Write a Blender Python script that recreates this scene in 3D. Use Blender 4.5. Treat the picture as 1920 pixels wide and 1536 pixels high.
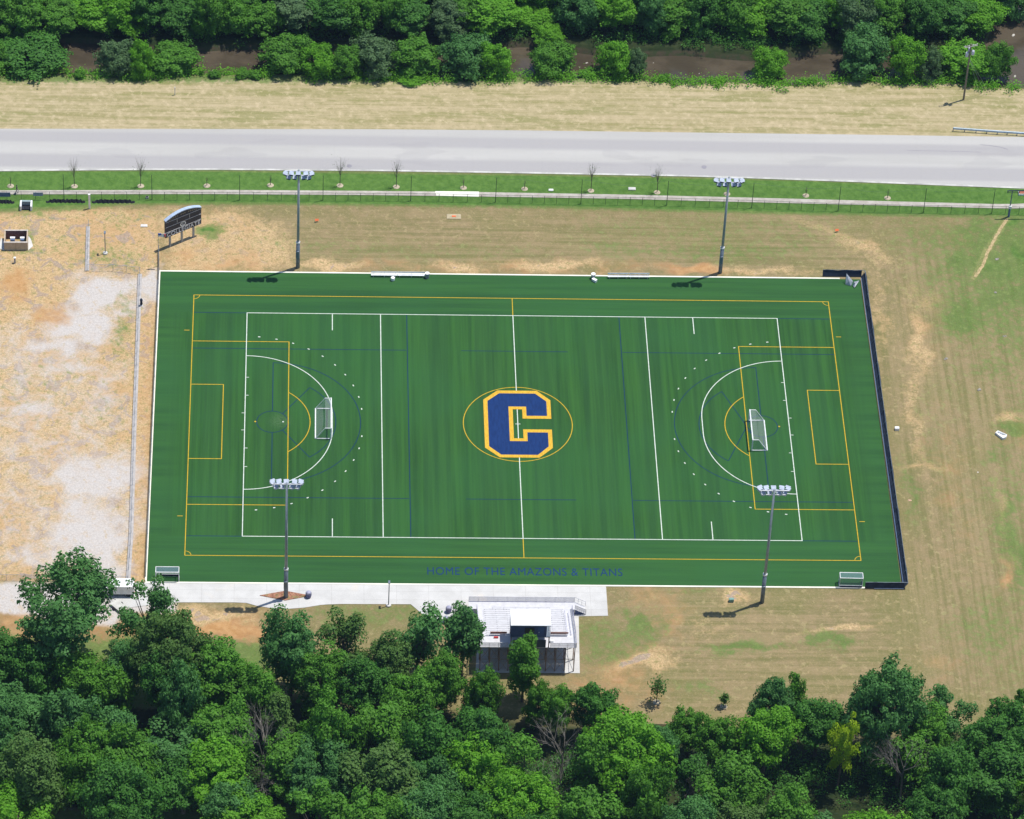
import bpy, bmesh, math, random
import numpy as np
from mathutils import Vector, Matrix
random.seed(7); RNG = np.random.default_rng(11)
S = bpy.context.scene
R = math.radians
for o in list(bpy.data.objects): bpy.data.objects.remove(o)

# ------------------------------------------------------------------ camera (solved from the pitch markings)
cam_d = bpy.data.cameras.new("camera"); cam = bpy.data.objects.new("camera", cam_d)
S.collection.objects.link(cam); S.camera = cam
_r = Vector((0.99871983, -0.03013343, 0.04062857)); _u = Vector((-0.00956937, 0.6761397, 0.7367113)); _f = Vector((0.04967022, 0.73615697, -0.67498577))
M = Matrix(((_r.x, _u.x, -_f.x), (_r.y, _u.y, -_f.y), (_r.z, _u.z, -_f.z))).to_4x4()
M.translation = Vector((-37.586, -540.531, 498.952))
cam.matrix_world = M
cam_d.sensor_width = 36; cam_d.lens = 36 * 8238.11 / 1920
cam_d.clip_start = 5; cam_d.clip_end = 6000

# ------------------------------------------------------------------ light
AZ, EL = R(64), R(72.5)
W = bpy.data.worlds.new("World"); S.world = W; W.use_nodes = True
wn = W.node_tree; bg = wn.nodes['Background']
sky = wn.nodes.new('ShaderNodeTexSky'); sky.sky_type = 'NISHITA'; sky.sun_disc = False
sky.sun_elevation = EL; sky.sun_rotation = AZ; sky.altitude = 200; sky.air_density = 1.0; sky.dust_density = 0.6; sky.ozone_density = 2.0
wn.links.new(sky.outputs[0], bg.inputs[0]); bg.inputs[1].default_value = 0.12
sd = bpy.data.lights.new("sun", 'SUN'); sun = bpy.data.objects.new("sun", sd); S.collection.objects.link(sun)
sd.energy = 4.6; sd.angle = R(0.53); sd.color = (1.0, 0.955, 0.87)
sv = Vector((math.sin(AZ) * math.cos(EL), math.cos(AZ) * math.cos(EL), math.sin(EL)))
sun.rotation_euler = sv.to_track_quat('Z', 'Y').to_euler()
S.view_settings.view_transform = 'Standard'; S.view_settings.look = 'None'
S.view_settings.exposure = 0.10; S.view_settings.gamma = 1.0
HAZE = 0.000035
S.cycles.volume_bounces = 0; S.cycles.max_bounces = 6; S.cycles.transparent_max_bounces = 12; S.cycles.diffuse_bounces = 3

# ------------------------------------------------------------------ helpers
C = S.collection
def tag(o, label=None, cat=None, group=None, kind=None):
    if label: o['label'] = label
    if cat: o['category'] = cat
    if group: o['group'] = group
    if kind: o['kind'] = kind
    return o
def empty(name, loc=(0, 0, 0), rz=0, label=None, cat=None, group=None):
    o = bpy.data.objects.new(name, None); C.objects.link(o); o.location = loc; o.rotation_euler = (0, 0, rz)
    o.empty_display_size = 0.5
    return tag(o, label, cat, group)
class MB:
    def __init__(s): s.v = []; s.f = []
    def box(s, c, d, rz=0, tilt=0):
        hx, hy, hz = d[0] / 2, d[1] / 2, d[2] / 2; b = len(s.v); cr, sr = math.cos(rz), math.sin(rz)
        for x, y, z in ((-1,-1,-1),(1,-1,-1),(1,1,-1),(-1,1,-1),(-1,-1,1),(1,-1,1),(1,1,1),(-1,1,1)):
            X, Y = x * hx, y * hy
            s.v.append((c[0] + X * cr - Y * sr, c[1] + X * sr + Y * cr, c[2] + z * hz + tilt * X))
        for q in ((0,3,2,1),(4,5,6,7),(0,1,5,4),(1,2,6,5),(2,3,7,6),(3,0,4,7)): s.f.append(tuple(b + i for i in q))
        return s
    def bar(s, p, q, r, r2=None, n=6):
        if r2 is None: r2 = r
        p = Vector(p); q = Vector(q); d = q - p
        if d.length < 1e-6: return s
        d.normalize(); a = d.orthogonal().normalized(); bb = d.cross(a); b = len(s.v)
        for c, rr in ((p, r), (q, r2)):
            for i in range(n):
                t = 2 * math.pi * i / n; s.v.append(tuple(c + a * math.cos(t) * rr + bb * math.sin(t) * rr))
        for i in range(n): j = (i + 1) % n; s.f.append((b + i, b + j, b + n + j, b + n + i))
        s.f.append(tuple(b + n - 1 - i for i in range(n))); s.f.append(tuple(b + n + i for i in range(n)))
        return s
    def poly(s, pts): b = len(s.v); s.v += [tuple(p) for p in pts]; s.f.append(tuple(range(b, b + len(pts)))); return s
    def prism(s, pts, z0, z1):
        b = len(s.v); n = len(pts)
        s.v += [(x, y, z0) for x, y in pts] + [(x, y, z1) for x, y in pts]
        s.f.append(tuple(b + n + i for i in range(n))); s.f.append(tuple(b + n - 1 - i for i in range(n)))
        for i in range(n): j = (i + 1) % n; s.f.append((b + i, b + j, b + n + j, b + n + i))
        return s
    def lathe(s, c, prof, n=14):
        b = len(s.v)
        for r, z in prof:
            for i in range(n): t = 2 * math.pi * i / n; s.v.append((c[0] + r * math.cos(t), c[1] + r * math.sin(t), c[2] + z))
        for k in range(len(prof) - 1):
            for i in range(n): j = (i + 1) % n; s.f.append((b + k * n + i, b + k * n + j, b + (k + 1) * n + j, b + (k + 1) * n + i))
        s.f.append(tuple(b + n - 1 - i for i in range(n))); s.f.append(tuple(b + (len(prof) - 1) * n + i for i in range(n)))
        return s
    def strip(s, pts, w, z, closed=False):
        n = len(pts); b = len(s.v); P = [Vector(p[:2]) for p in pts]
        for i in range(n):
            a = P[i - 1] if (i > 0 or closed) else P[i]; c = P[(i + 1) % n] if (i < n - 1 or closed) else P[i]
            d = (c - a).normalized(); nn = Vector((-d.y, d.x)) * w / 2
            s.v += [(P[i].x + nn.x, P[i].y + nn.y, z), (P[i].x - nn.x, P[i].y - nn.y, z)]
        for i in range(n if closed else n - 1):
            j = (i + 1) % n; s.f.append((b + 2 * i, b + 2 * i + 1, b + 2 * j + 1, b + 2 * j))
        return s
    def build(s, name, mat, parent=None, smooth=False, bevel=0):
        m = bpy.data.meshes.new(name); m.from_pydata(s.v, [], s.f); m.materials.append(mat)
        if smooth: m.polygons.foreach_set('use_smooth', [True] * len(m.polygons))
        o = bpy.data.objects.new(name, m); C.objects.link(o)
        if parent is not None: o.parent = parent
        if bevel:
            bv = o.modifiers.new('bevel', 'BEVEL'); bv.width = bevel; bv.segments = 2; bv.limit_method = 'ANGLE'
        return o
def struct(o): o['kind'] = 'structure'; return o
def copy_tree(o, parent=None):
    c = o.copy(); C.objects.link(c)
    if parent is not None: c.parent = parent
    for k in list(o.children): copy_tree(k, c)
    return c
def arc(cx, cy, r, a0, a1, n=48): return [(cx + r * math.cos(R(a0 + (a1 - a0) * i / n)), cy + r * math.sin(R(a0 + (a1 - a0) * i / n))) for i in range(n + 1)]

# ------------------------------------------------------------------ materials
class NT:
    def __init__(s, name, rough=0.9, spec=0.2):
        s.m = bpy.data.materials.new(name); s.m.use_nodes = True; s.t = s.m.node_tree; s.b = s.t.nodes['Principled BSDF']
        s.b.inputs['Roughness'].default_value = rough; s.b.inputs['Specular IOR Level'].default_value = spec
        s.geo = None
    def n(s, t, **k):
        x = s.t.nodes.new(t)
        for a, b in k.items(): setattr(x, a, b)
        return x
    def l(s, a, b): s.t.links.new(a, b)
    def pos(s):
        if not s.geo: s.geo = s.n('ShaderNodeNewGeometry')
        return s.geo.outputs['Position']
    def map(s, sc=(1, 1, 1), rot=(0, 0, 0), src=None):
        x = s.n('ShaderNodeMapping'); x.inputs['Scale'].default_value = sc; x.inputs['Rotation'].default_value = rot
        s.l(src or s.pos(), x.inputs['Vector']); return x.outputs[0]
    def noise(s, scale, sc=(1, 1, 1), detail=4, rough=0.6, dist=0, src=None, rot=(0, 0, 0)):
        x = s.n('ShaderNodeTexNoise'); x.inputs['Scale'].default_value = scale; x.inputs['Detail'].default_value = detail
        x.inputs['Roughness'].default_value = rough; x.inputs['Distortion'].default_value = dist
        s.l(s.map(sc, rot, src), x.inputs['Vector']); return x.outputs['Fac']
    def math(s, op, a, b=None, clamp=False):
        x = s.n('ShaderNodeMath', operation=op, use_clamp=clamp)
        for i, v in ((0, a), (1, b)):
            if v is None: continue
            if isinstance(v, (int, float)): x.inputs[i].default_value = v
            else: s.l(v, x.inputs[i])
        return x.outputs[0]
    def ramp(s, f, lo, hi):
        x = s.n('ShaderNodeMapRange', interpolation_type='SMOOTHSTEP'); s.l(f, x.inputs[0])
        x.inputs[1].default_value = lo; x.inputs[2].default_value = hi; return x.outputs[0]
    def mix(s, f, a, b, mode='MIX'):
        x = s.n('ShaderNodeMix', data_type='RGBA', blend_type=mode)
        if isinstance(f, (int, float)): x.inputs[0].default_value = f
        else: s.l(f, x.inputs[0])
        for i, v in ((6, a), (7, b)):
            if isinstance(v, tuple): x.inputs[i].default_value = (*v, 1)
            else: s.l(v, x.inputs[i])
        return x.outputs[2]
    def out(s, c): s.l(c, s.b.inputs['Base Color']); return s.m
    def bump(s, h, st=0.5, d=0.1):
        x = s.n('ShaderNodeBump'); x.inputs['Strength'].default_value = st; x.inputs['Distance'].default_value = d
        s.l(h, x.inputs['Height']); s.l(x.outputs[0], s.b.inputs['Normal'])
def plain(name, col, rough=0.6, metal=0.0, var=0.12, scale=1.5, spec=0.4):
    t = NT(name, rough, spec); t.b.inputs['Metallic'].default_value = metal
    f = t.noise(scale, detail=5)
    lo = tuple(c * (1 - var) for c in col); hi = tuple(min(1, c * (1 + var)) for c in col)
    return t.out(t.mix(t.ramp(f, 0.3, 0.7), lo, hi))
MAT = dict(
 white=plain('white_paint', (0.78, 0.79, 0.80), 0.4), alu=plain('aluminium', (0.74, 0.75, 0.78), 0.4, 0.15),
 galv=plain('galvanised_steel', (0.30, 0.34, 0.38), 0.5, 0.35), galvd=plain('dark_galvanised_steel', (0.16, 0.20, 0.25), 0.5, 0.3),
 black=plain('black_fabric', (0.012, 0.014, 0.022), 0.9, 0, 0.4), navy=plain('navy_fabric', (0.02, 0.03, 0.055), 0.9, 0, 0.3),
 dgreen=plain('dark_green_paint', (0.02, 0.06, 0.035), 0.6), dark=plain('dark_metal', (0.03, 0.035, 0.04), 0.5, 0.3),
 wood=plain('weathered_wood', (0.20, 0.17, 0.13), 0.9), brown=plain('brown_steel', (0.22, 0.15, 0.11), 0.8),
 brick=plain('purple_brick', (0.17, 0.095, 0.09), 0.9, 0, 0.3, 3), tan=plain('tan_block', (0.45, 0.36, 0.26), 0.9),
 conc=plain('concrete', (0.56, 0.55, 0.53), 0.9, 0, 0.08, 0.6), blueg=plain('blue_grey_panel', (0.10, 0.15, 0.26), 0.5),
 orange=plain('orange_flag', (0.75, 0.16, 0.05), 0.7), red=plain('red', (0.5, 0.03, 0.03), 0.6), grey=plain('grey', (0.3, 0.31, 0.33), 0.7),
 skin=plain('skin', (0.35, 0.2, 0.14), 0.6), glass=plain('tinted_glass', (0.03, 0.045, 0.09), 0.15, 0, 0.2, 1, 0.6),
 blue=plain('blue_paint', (0.02, 0.07, 0.30), 0.5), glow=plain('pale_yellow_plastic', (0.75, 0.76, 0.6), 0.5),
 mulch=plain('mulch', (0.42, 0.36, 0.26), 0.95, 0, 0.3, 6), rock=plain('pale_rock', (0.42, 0.40, 0.36), 0.9, 0, 0.3, 3),
 bark=plain('bark', (0.10, 0.085, 0.065), 0.95, 0, 0.35, 2), deadbark=plain('bleached_bark', (0.19, 0.175, 0.155), 0.95, 0, 0.3, 2),
 tyre=plain('rubber', (0.02, 0.02, 0.02), 0.9), teal=plain('teal_panel', (0.10, 0.22, 0.22), 0.6), boxblue=plain('deep_blue_wall', (0.05, 0.08, 0.20), 0.6))
def netmat(name, col, dens, sc=9):
    t = NT(name, 0.8); f = t.noise(sc, detail=2)
    c = t.mix(t.ramp(f, 0.3, 0.7), tuple(x * 0.8 for x in col), tuple(min(1, x * 1.2) for x in col)); t.l(c, t.b.inputs['Base Color'])
    tr = t.n('ShaderNodeBsdfTransparent'); mx = t.n('ShaderNodeMixShader'); mx.inputs[0].default_value = dens
    t.l(tr.outputs[0], mx.inputs[1]); t.l(t.b.outputs[0], mx.inputs[2]); t.l(mx.outputs[0], t.t.nodes['Material Output'].inputs[0]); return t.m
MAT['net'] = netmat('white_goal_net', (0.50, 0.55, 0.58), 0.17); MAT['link'] = netmat('chain_link_mesh', (0.20, 0.22, 0.23), 0.22)
MAT['linkb'] = netmat('black_chain_link_mesh', (0.03, 0.05, 0.04), 0.16); MAT['screen'] = netmat('rail_mesh', (0.5, 0.5, 0.58), 0.5)
MAT['ballnet'] = netmat('ball_net', (0.02, 0.04, 0.03), 0.04)

# ------------------------------------------------------------------ the ground
COV1, COV2 = [], []
def zone(ch, pts, soft=2.0, amt=1.0): (COV1 if ch < 4 else COV2).append(('p', ch % 4, pts, soft, amt))
def blob(ch, c, rx, ry, amt=1.0, rot=0): (COV1 if ch < 4 else COV2).append(('e', ch % 4, (c, rx, ry, rot), 0, amt))
GREEN, STRAW, CLAY, GRAVEL, HAY, SX, SY, FOREST = range(8)
# far side: verge, meadow, woods
zone(HAY, [(-97.23, 90.57),(-52.77, 91.84),(1.83, 93.01),(54.97, 94.62),(102.52, 95.16),(100.38, 77.63),(1.36, 77.48),(-96.35, 76.12)], 0.8)
zone(SX, [(-97.23, 90.57),(102.52, 95.16),(100.38, 77.63),(-96.35, 76.12)], 3)
zone(FOREST, [(-138.34, 182.94),(148.89, 191.29),(102.56, 95.48),(54.99, 94.94),(1.84, 93.48),(-52.77, 92.31),(-97.25, 90.88)], 1.0)
zone(GREEN, [(-97.35, 92.60),(1.89, 95.06),(102.78, 97.23),(102.41, 94.21),(54.91, 93.83),(1.79, 91.90),(-52.75, 91.05),(-97.18, 89.79)], 0.8, 0.8)
zone(GREEN, [(-95.69, 65.30),(-52.25, 65.99),(1.01, 65.97),(43.09, 65.58),(98.69, 63.79),(97.69, 55.60),(51.90, 55.65),(4.52, 56.69),(-42.67, 56.70),(-66.13, 56.12),(-95.00, 53.83)], 0.7, 1.3)
zone(GREEN, [(-95.14, 56.16),(-83.90, 55.79),(-70.80, 55.74),(-74.50, 54.64),(-94.96, 53.25)], 1.0, 1.1)
# between fence and pitch
zone(SX, [(-45.46, 54.89),(63.34, 55.86),(61.87, 39.44),(-45.24, 38.33)], 4)
zone(GREEN, [(12.03, 55.21),(61.33, 54.64),(60.56, 45.88),(32.36, 46.83),(13.67, 49.40)], 6, 0.42)
zone(GREEN, [(13.60, 47.66),(51.35, 48.62),(54.78, 44.34),(36.77, 42.30),(13.40, 43.05)], 2, 0.45)
zone(GREEN, [(-47.24, 48.31),(-5.19, 46.89),(13.50, 45.35),(13.42, 43.33),(-29.51, 41.73),(-45.31, 44.03)], 2, 0.30)
zone(CLAY, [(-29.51, 42.02),(37.69, 42.03),(37.49, 38.89),(-29.51, 38.32)], 2.0, 0.50)
blob(CLAY, (31.96, 40.22), 6.8, 1.7, 1.15); blob(CLAY, (0.24, 40.53), 8, 1.5, .5); blob(STRAW, (7.71, 40.94), 9, 1.3, .9); blob(STRAW, (-32.29, 39.69), 6, 1.6, .9); blob(STRAW, (-9.06, 40.66), 4, 1.5, .8); blob(STRAW, (43.21, 40.55), 10, 1.2, .7)
blob(STRAW, (62.45, 45.92), 9, 3, .6, -0.5); blob(STRAW, (57.15, 50.18), 12, 1.5, .5, -0.5)
zone(STRAW, [(-62.31, 53.85),(-48.28, 54.84),(-40.73, 51.33),(-36.92, 39.18),(-60.91, 37.50)], 2.5, 0.75)
zone(CLAY, [(-62.35, 55.01),(-50.16, 55.24),(-45.39, 49.79),(-40.63, 39.83),(-60.91, 37.50)], 3, 0.35)
blob(GREEN, (-52.36, 47.93), 2.6, 2.0, 1.1); blob(CLAY, (-56.89, 42.68), 5, 2.2, .9); blob(CLAY, (-48.97, 40.82), 9, 1.6, .8)
# left lot
zone(STRAW, [(-94.96, 53.25),(-73.59, 55.10),(-61.40, 54.59),(-60.64, 37.79),(-61.21, -1.42),(-61.11, -38.49),(-89.37, -38.79)], 1.2, 0.80)
zone(STRAW, [(-93.08, 22.22),(-76.68, 19.74),(-66.45, 11.77),(-65.72, -9.28),(-76.54, -22.13),(-90.53, -19.79)], 6, 0.85)
zone(STRAW, [(-94.79, 50.35),(-62.27, 52.39),(-61.86, 38.76),(-93.92, 36.09)], 4, 0.85)
zone(GRAVEL, [(-93.25, 24.96),(-65.39, 33.76),(-63.34, -38.27),(-89.39, -38.55)], 6, 0.40)
zone(CLAY, [(-94.96, 53.25),(-73.59, 55.10),(-61.40, 54.59),(-60.64, 37.79),(-61.21, -1.42),(-61.11, -38.49),(-89.37, -38.79)], 1.2, 0.50)
zone(CLAY, [(-64.02, 25.43),(-61.25, 36.65),(-61.09, -39.21),(-63.99, -39.24)], 0.6, 0.75)
blob(CLAY, (-86.52, 34.81), 4.6, 4.2, 1.25); blob(CLAY, (-79.56, 27.25), 7.0, 3.8, 1.1); blob(CLAY, (-68.95, 30.90), 3.0, 3.0, .4); blob(CLAY, (-81.60, -24.69), 3, 6, .5)
for u, w, h, a in (((-69.43, 31.59), 7, 5.5, 1.0), ((-74.17, 24.58), 8, 5.5, .95), ((-79.32, 18.34), 7, 4, .7), ((-75.48, 12.98), 6, 3, .6), ((-62.36, 33.81), 1.7, 5, 1.2), ((-69.47, -14.45), 8, 9, .8), ((-70.27, -27.05), 9, 10, .85), ((-67.02, -33.18), 5, 6, .85), ((-81.29, 3.56), 6, 4, .5), ((-79.50, -32.09), 7, 4, .6), ((-83.20, -10.79), 3, 5, .4), ((-69.94, 9.04), 5, 4, .35)): blob(GRAVEL, u, w, h, a)
for u, w, h, a in (((-65.93, 22.65), 2.2, 9, .5), ((-69.68, 2.40), 5, 5, .25), ((-76.91, 45.63), 8, 4, .3), ((-70.29, 42.17), 7, 4, .45), ((-66.94, 52.31), 8, 2, .4), ((-83.79, 53.45), 6, 1.4, .5), ((-79.77, 8.89), 10, 8, .2), ((-83.25, 42.65), 5, 1.5, .5), ((-82.57, 47.68), 2.2, 3, .8)): blob(GREEN, u, w, h, a)
zone(GRAVEL, [(-89.39, -38.55),(-63.85, -38.27),(-56.17, -38.19),(-55.98, -45.18),(-64.46, -45.27),(-65.62, -48.26),(-89.04, -44.33)], 1.0, 1.0)
zone(CLAY, [(-89.07, -43.73),(-56.01, -43.98),(-41.56, -44.08),(-42.34, -50.41),(-53.30, -51.11),(-58.30, -52.92),(-88.66, -50.51)], 1.5, 0.55)
blob(CLAY, (-47.44, -48.68), 6.5, 2.4, 1.25); blob(STRAW, (-51.74, -45.14), 9, 2.2, .9); blob(CLAY, (-78.75, -47.20), 8, 2.6, .6)
# vehicle ruts across the lot
for L in ([(-83.10, 25.12),(-79.60, 12.92),(-76.79, 2.30),(-69.28, -8.03),(-62.82, -11.81)], [(-84.10, 23.46),(-80.79, 11.56),(-77.76, 0.31),(-69.89, -10.36),(-62.74, -14.37)], [(-86.16, 11.48),(-81.03, -1.70),(-74.58, -27.10),(-71.56, -37.51)], [(-69.22, 50.81),(-71.10, 39.31),(-74.43, 30.81),(-83.90, 19.63)]):
    for a_, b_ in zip(L, L[1:]): zone(CLAY, [(a_[0] - .35, a_[1]), (a_[0] + .35, a_[1]), (b_[0] + .35, b_[1]), (b_[0] - .35, b_[1])], .5, .95)
# near side
zone(GREEN, [(-88.64, -50.86),(-58.37, -50.56),(-54.52, -52.89),(-43.17, -51.01),(-39.76, -54.51),(-39.66, -66.12),(-87.69, -66.53)], 1.5, 0.85)
zone(GREEN, [(-33.05, -43.15),(-16.82, -42.98),(-16.03, -46.57),(-24.55, -48.45),(-36.44, -46.18)], 1.5, 0.5)
zone(GREEN, [(8.59, -45.48),(13.05, -45.44),(22.60, -43.17),(21.28, -51.57),(15.93, -56.34),(8.27, -57.35)], 2.5, 0.5)
blob(GREEN, (16.62, -45.88), 2.3, 2.6, .8)
zone(SX, [(18.49, -39.58),(56.45, -40.39),(59.13, -66.43),(17.08, -66.78)], 5)
zone(CLAY, [(14.21, -39.02),(27.16, -38.88),(24.97, -46.76),(20.17, -56.30),(21.34, -65.60),(0.34, -66.92),(7.81, -58.17),(13.44, -55.19),(19.76, -48.01)], 3.0, 0.45)
blob(STRAW, (18.11, -55.14), 5, 2.2, .9, .5); blob(STRAW, (34.40, -40.38), 3.2, 2.2, .9); blob(STRAW, (49.77, -47.71), 7, .6, .8, .25); blob(STRAW, (30.03, -47.91), 5, 2, .3)
for u, w, h, a in (((46.95, -50.72), 2.6, 2, .9), ((48.69, -50.35), 3.4, 1.2, .8), ((34.91, -51.67), 9, 1.0, .8), ((31.39, -53.25), 3, 1.0, .7), ((25.82, -60.93), 5, 2, .5), ((29.71, -39.46), 9, 1.2, .4)): blob(GREEN, u, w, h, a)
# right field
zone(GREEN, [(69.91, 54.80),(97.83, 56.78),(92.62, 14.14),(76.94, 22.13),(72.80, 36.07)], 9, 0.66)
zone(GREEN, [(81.58, 13.97),(92.96, 16.87),(82.94, -65.07),(74.86, -61.66)], 7, 0.42)
zone(SY, [(64.34, 45.95),(96.58, 46.51),(82.94, -65.07),(62.62, -65.25),(60.91, -39.13),(61.32, 2.92)], 5)
for u, w, h, a in (((84.24, 50.66), 8, 5, .9), ((83.76, 41.96), 7, 8, .95), ((86.56, 33.46), 10, 6, .85), ((79.54, 29.13), 7, 5, .85), ((89.45, 46.39), 5, 9, 1.0), ((79.34, 44.77), 3, 5, .9), ((82.81, 0.57), 3, 3, .9), ((79.35, -6.06), 3, 5, .5), ((81.19, -29.03), 3, 20, .7), ((70.62, -3.56), 3, 20, .25), ((64.08, -15.32), 2, 9, .5), ((89.82, 53.69), 7, 3, 1.0), ((74.23, 13.86), 4, 18, .2), ((83.58, 15.37), 9, 6, .45), ((73.88, -47.47), 6, 10, .4)): blob(GREEN, u, w, h, a)
for u, w, h, a in (((69.17, 22.01), 1.6, 10, .75), ((67.75, 5.68), 1.4, 20, .5), ((67.26, -10.12), 5, .8, .6), ((72.51, 33.23), 5, 4, .4), ((79.92, -20.86), .9, 12, .5), ((83.11, 3.23), 3, 1.5, .7), ((62.91, 30.26), 2, 14, .4)): blob(STRAW, u, w, h, a)
for u, w, h, a in (((69.81, 24.79), 4, 8, .35), ((72.37, -12.64), 5, 20, .25), ((83.19, -0.09), 3.2, 4, .5), ((77.85, -35.27), 2, 6, .6), ((66.12, -55.87), 6, 5, .3)): blob(CLAY, u, w, h, a)
zone(STRAW, [(88.57, 55.28),(89.33, 55.30),(84.99, 46.31),(81.40, 38.49),(80.55, 38.47),(83.93, 47.02)], .35, 1.2)
# near wood floor and the glade in front of it
zone(FOREST, [(-89.66, -61.38),(-39.68, -63.82),(-8.01, -66.99),(20.23, -70.42),(41.87, -71.73),(82.38, -69.69),(100.79, -126.68),(-110.17, -127.42)], 1.5)
zone(GREEN, [(-88.12, -86.09),(-36.22, -85.73),(-31.32, -127.14),(-110.17, -127.42)], 2, 0.8)

def axis(a, b, st, lo, hi):
    x = list(np.arange(a, b, st)); s = st; v = b
    while v < hi: x.append(v); s *= 1.35; v += s
    x.append(hi); s = st; v = a - st
    pre = []
    while v > lo: pre.append(v); s *= 1.35; v -= s
    pre.append(lo); return np.array(pre[::-1] + x)
NEARB = 93.2; FARB = 104.2; WATER = -1.3
def bank_near(x): return NEARB + 0.6 * np.sin(x * 0.11) + 0.4 * np.sin(x * 0.31 + 1)
def bank_far(x): return FARB + 1.2 * np.sin(x * 0.07 + 2) + 0.7 * np.sin(x * 0.23) + np.clip((x - 90) * 3, 0, 60)
def height(x, y):
    n, f = bank_near(x), bank_far(x)
    d = np.minimum(y - n, f - y); t = np.clip(d / 2.2, 0, 1); t = t * t * (3 - 2 * t)
    h = -2.1 * t + 0.03 * np.sin(x * .5) * np.sin(y * .43) * (d < 0)
    out = (np.abs(x) > 64) | (np.abs(y) > 46)
    return np.where(out, h, 0.0)
def ground():
    xs = axis(-106, 108, 0.6, -2500, 2500); ys = axis(-104, 136, 0.6, -1500, 3000)
    X, Y = np.meshgrid(xs, ys); Z = height(X, Y)
    nx, ny = len(xs), len(ys); P = np.stack([X.ravel(), Y.ravel(), Z.ravel()], 1)
    idx = np.arange(nx * ny).reshape(ny, nx)
    F = np.stack([idx[:-1, :-1].ravel(), idx[:-1, 1:].ravel(), idx[1:, 1:].ravel(), idx[1:, :-1].ravel()], 1)
    m = bpy.data.meshes.new('ground'); m.vertices.add(len(P)); m.vertices.foreach_set('co', P.ravel())
    m.loops.add(F.size); m.loops.foreach_set('vertex_index', F.ravel().astype(np.int32))
    m.polygons.add(len(F)); m.polygons.foreach_set('loop_start', np.arange(0, F.size, 4, dtype=np.int32))
    m.update(calc_edges=True); m.polygons.foreach_set('use_smooth', np.ones(len(F), bool))
    x, y = P[:, 0], P[:, 1]
    wx = sum(a * np.sin(x * f * c + y * f * d + e) for a, f, c, d, e in ((1.3, .21, 1, .6, 0), (.9, .47, -.7, 1, 2), (.6, .95, .8, -.9, 4), (.4, 1.9, 1, .5, 1))); wy = sum(a * np.sin(x * f * c + y * f * d + e) for a, f, c, d, e in ((1.1, .24, .5, 1, 5), (.8, .53, 1, -.8, 3), (.5, 1.05, -.9, .7, 0), (.35, 2.1, .4, 1, 2)))
    for nm, L in (('cover_a', COV1), ('cover_b', COV2)):
        A = np.zeros((len(P), 4), np.float32)
        for kind, ch, d, soft, amt in L:
            if kind == 'e':
                (c, rx, ry, rot) = d; cr, sr = math.cos(rot), math.sin(rot)
                kk = min(1, min(rx, ry) / 3 + .15); dx, dy = x - c[0] + wx * kk, y - c[1] + wy * kk; a = (dx * cr + dy * sr) / rx; b = (-dx * sr + dy * cr) / ry
                w = np.exp(-(a * a + b * b) * 1.1) * amt * 1.15
            else:
                kk = min(1, max(0, soft - 1.0) / 2); X_, Y_ = x, y; x, y = x + wx * kk, y + wy * kk; pts = np.array(d); n = len(pts); ins = np.zeros(len(x), bool); dist = np.full(len(x), 1e9)
                for i in range(n):
                    x1, y1 = pts[i]; x2, y2 = pts[(i + 1) % n]
                    cnd = (y1 > y) != (y2 > y)
                    with np.errstate(divide='ignore', invalid='ignore'): xi = (x2 - x1) * (y - y1) / (y2 - y1 + 1e-12) + x1
                    ins ^= cnd & (x < xi)
                    ex, ey = x2 - x1, y2 - y1; t = np.clip(((x - x1) * ex + (y - y1) * ey) / (ex * ex + ey * ey), 0, 1)
                    dist = np.minimum(dist, np.hypot(x - x1 - t * ex, y - y1 - t * ey))
                w = np.clip(np.where(ins, dist, -dist) / soft * 0.5 + 0.5, 0, 1) * amt; x, y = X_, Y_
            A[:, ch] = np.maximum(A[:, ch], w)
        at = m.color_attributes.new(nm, 'FLOAT_COLOR', 'POINT'); at.data.foreach_set('color', A.ravel())
    o = bpy.data.objects.new('ground', m); C.objects.link(o); struct(o)
    t = NT('ground_cover', 0.95, 0.1)
    def attr(nm):
        a = t.n('ShaderNodeVertexColor', layer_name=nm); sp = t.n('ShaderNodeSeparateColor'); t.l(a.outputs[0], sp.inputs[0])
        return sp.outputs[0], sp.outputs[1], sp.outputs[2], a.outputs[1]
    g, s, c, w = attr('cover_a'); hay, sx, sy, fo = attr('cover_b')
    big = t.noise(0.09, detail=4); mid = t.noise(0.45, detail=6, rough=0.7); fine = t.noise(2.9, detail=5, rough=0.82); mid2 = t.noise(0.8, detail=5, rough=0.7, rot=(0, 0, 1)); blot = t.noise(0.28, detail=5, rough=0.65, rot=(0, 0, 2), dist=0.6)
    stx = t.noise(1.0, (0.035, 1.0, 1), detail=5, rough=0.7); sty = t.noise(1.0, (1.0, 0.03, 1), detail=5, rough=0.7, rot=(0, 0, 0.045))
    def th(mask, nz, amp, k=0.18):   # mask plus noise, thresholded: ragged edges instead of soft ones
        v = t.math('ADD', mask, t.math('MULTIPLY', t.math('SUBTRACT', nz, 0.5), amp)); return t.ramp(v, 0.5 - k, 0.5 + k)
    base = t.mix(t.ramp(mid, 0.35, 0.65), (0.252, 0.194, 0.104), (0.178, 0.158, 0.068))
    base = t.mix(t.math('MULTIPLY', t.ramp(big, 0.42, 0.62), 0.55), base, (0.155, 0.160, 0.055))
    base = t.mix(t.math('MULTIPLY', t.ramp(fine, 0.46, 0.70), 0.6), base, (0.36, 0.275, 0.155))
    st = t.math('ADD', t.math('MULTIPLY', t.ramp(stx, 0.42, 0.64), sx), t.math('MULTIPLY', t.ramp(sty, 0.42, 0.64), sy))
    base = t.mix(t.math('MULTIPLY', st, 0.5), base, (0.315, 0.240, 0.135))
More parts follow.
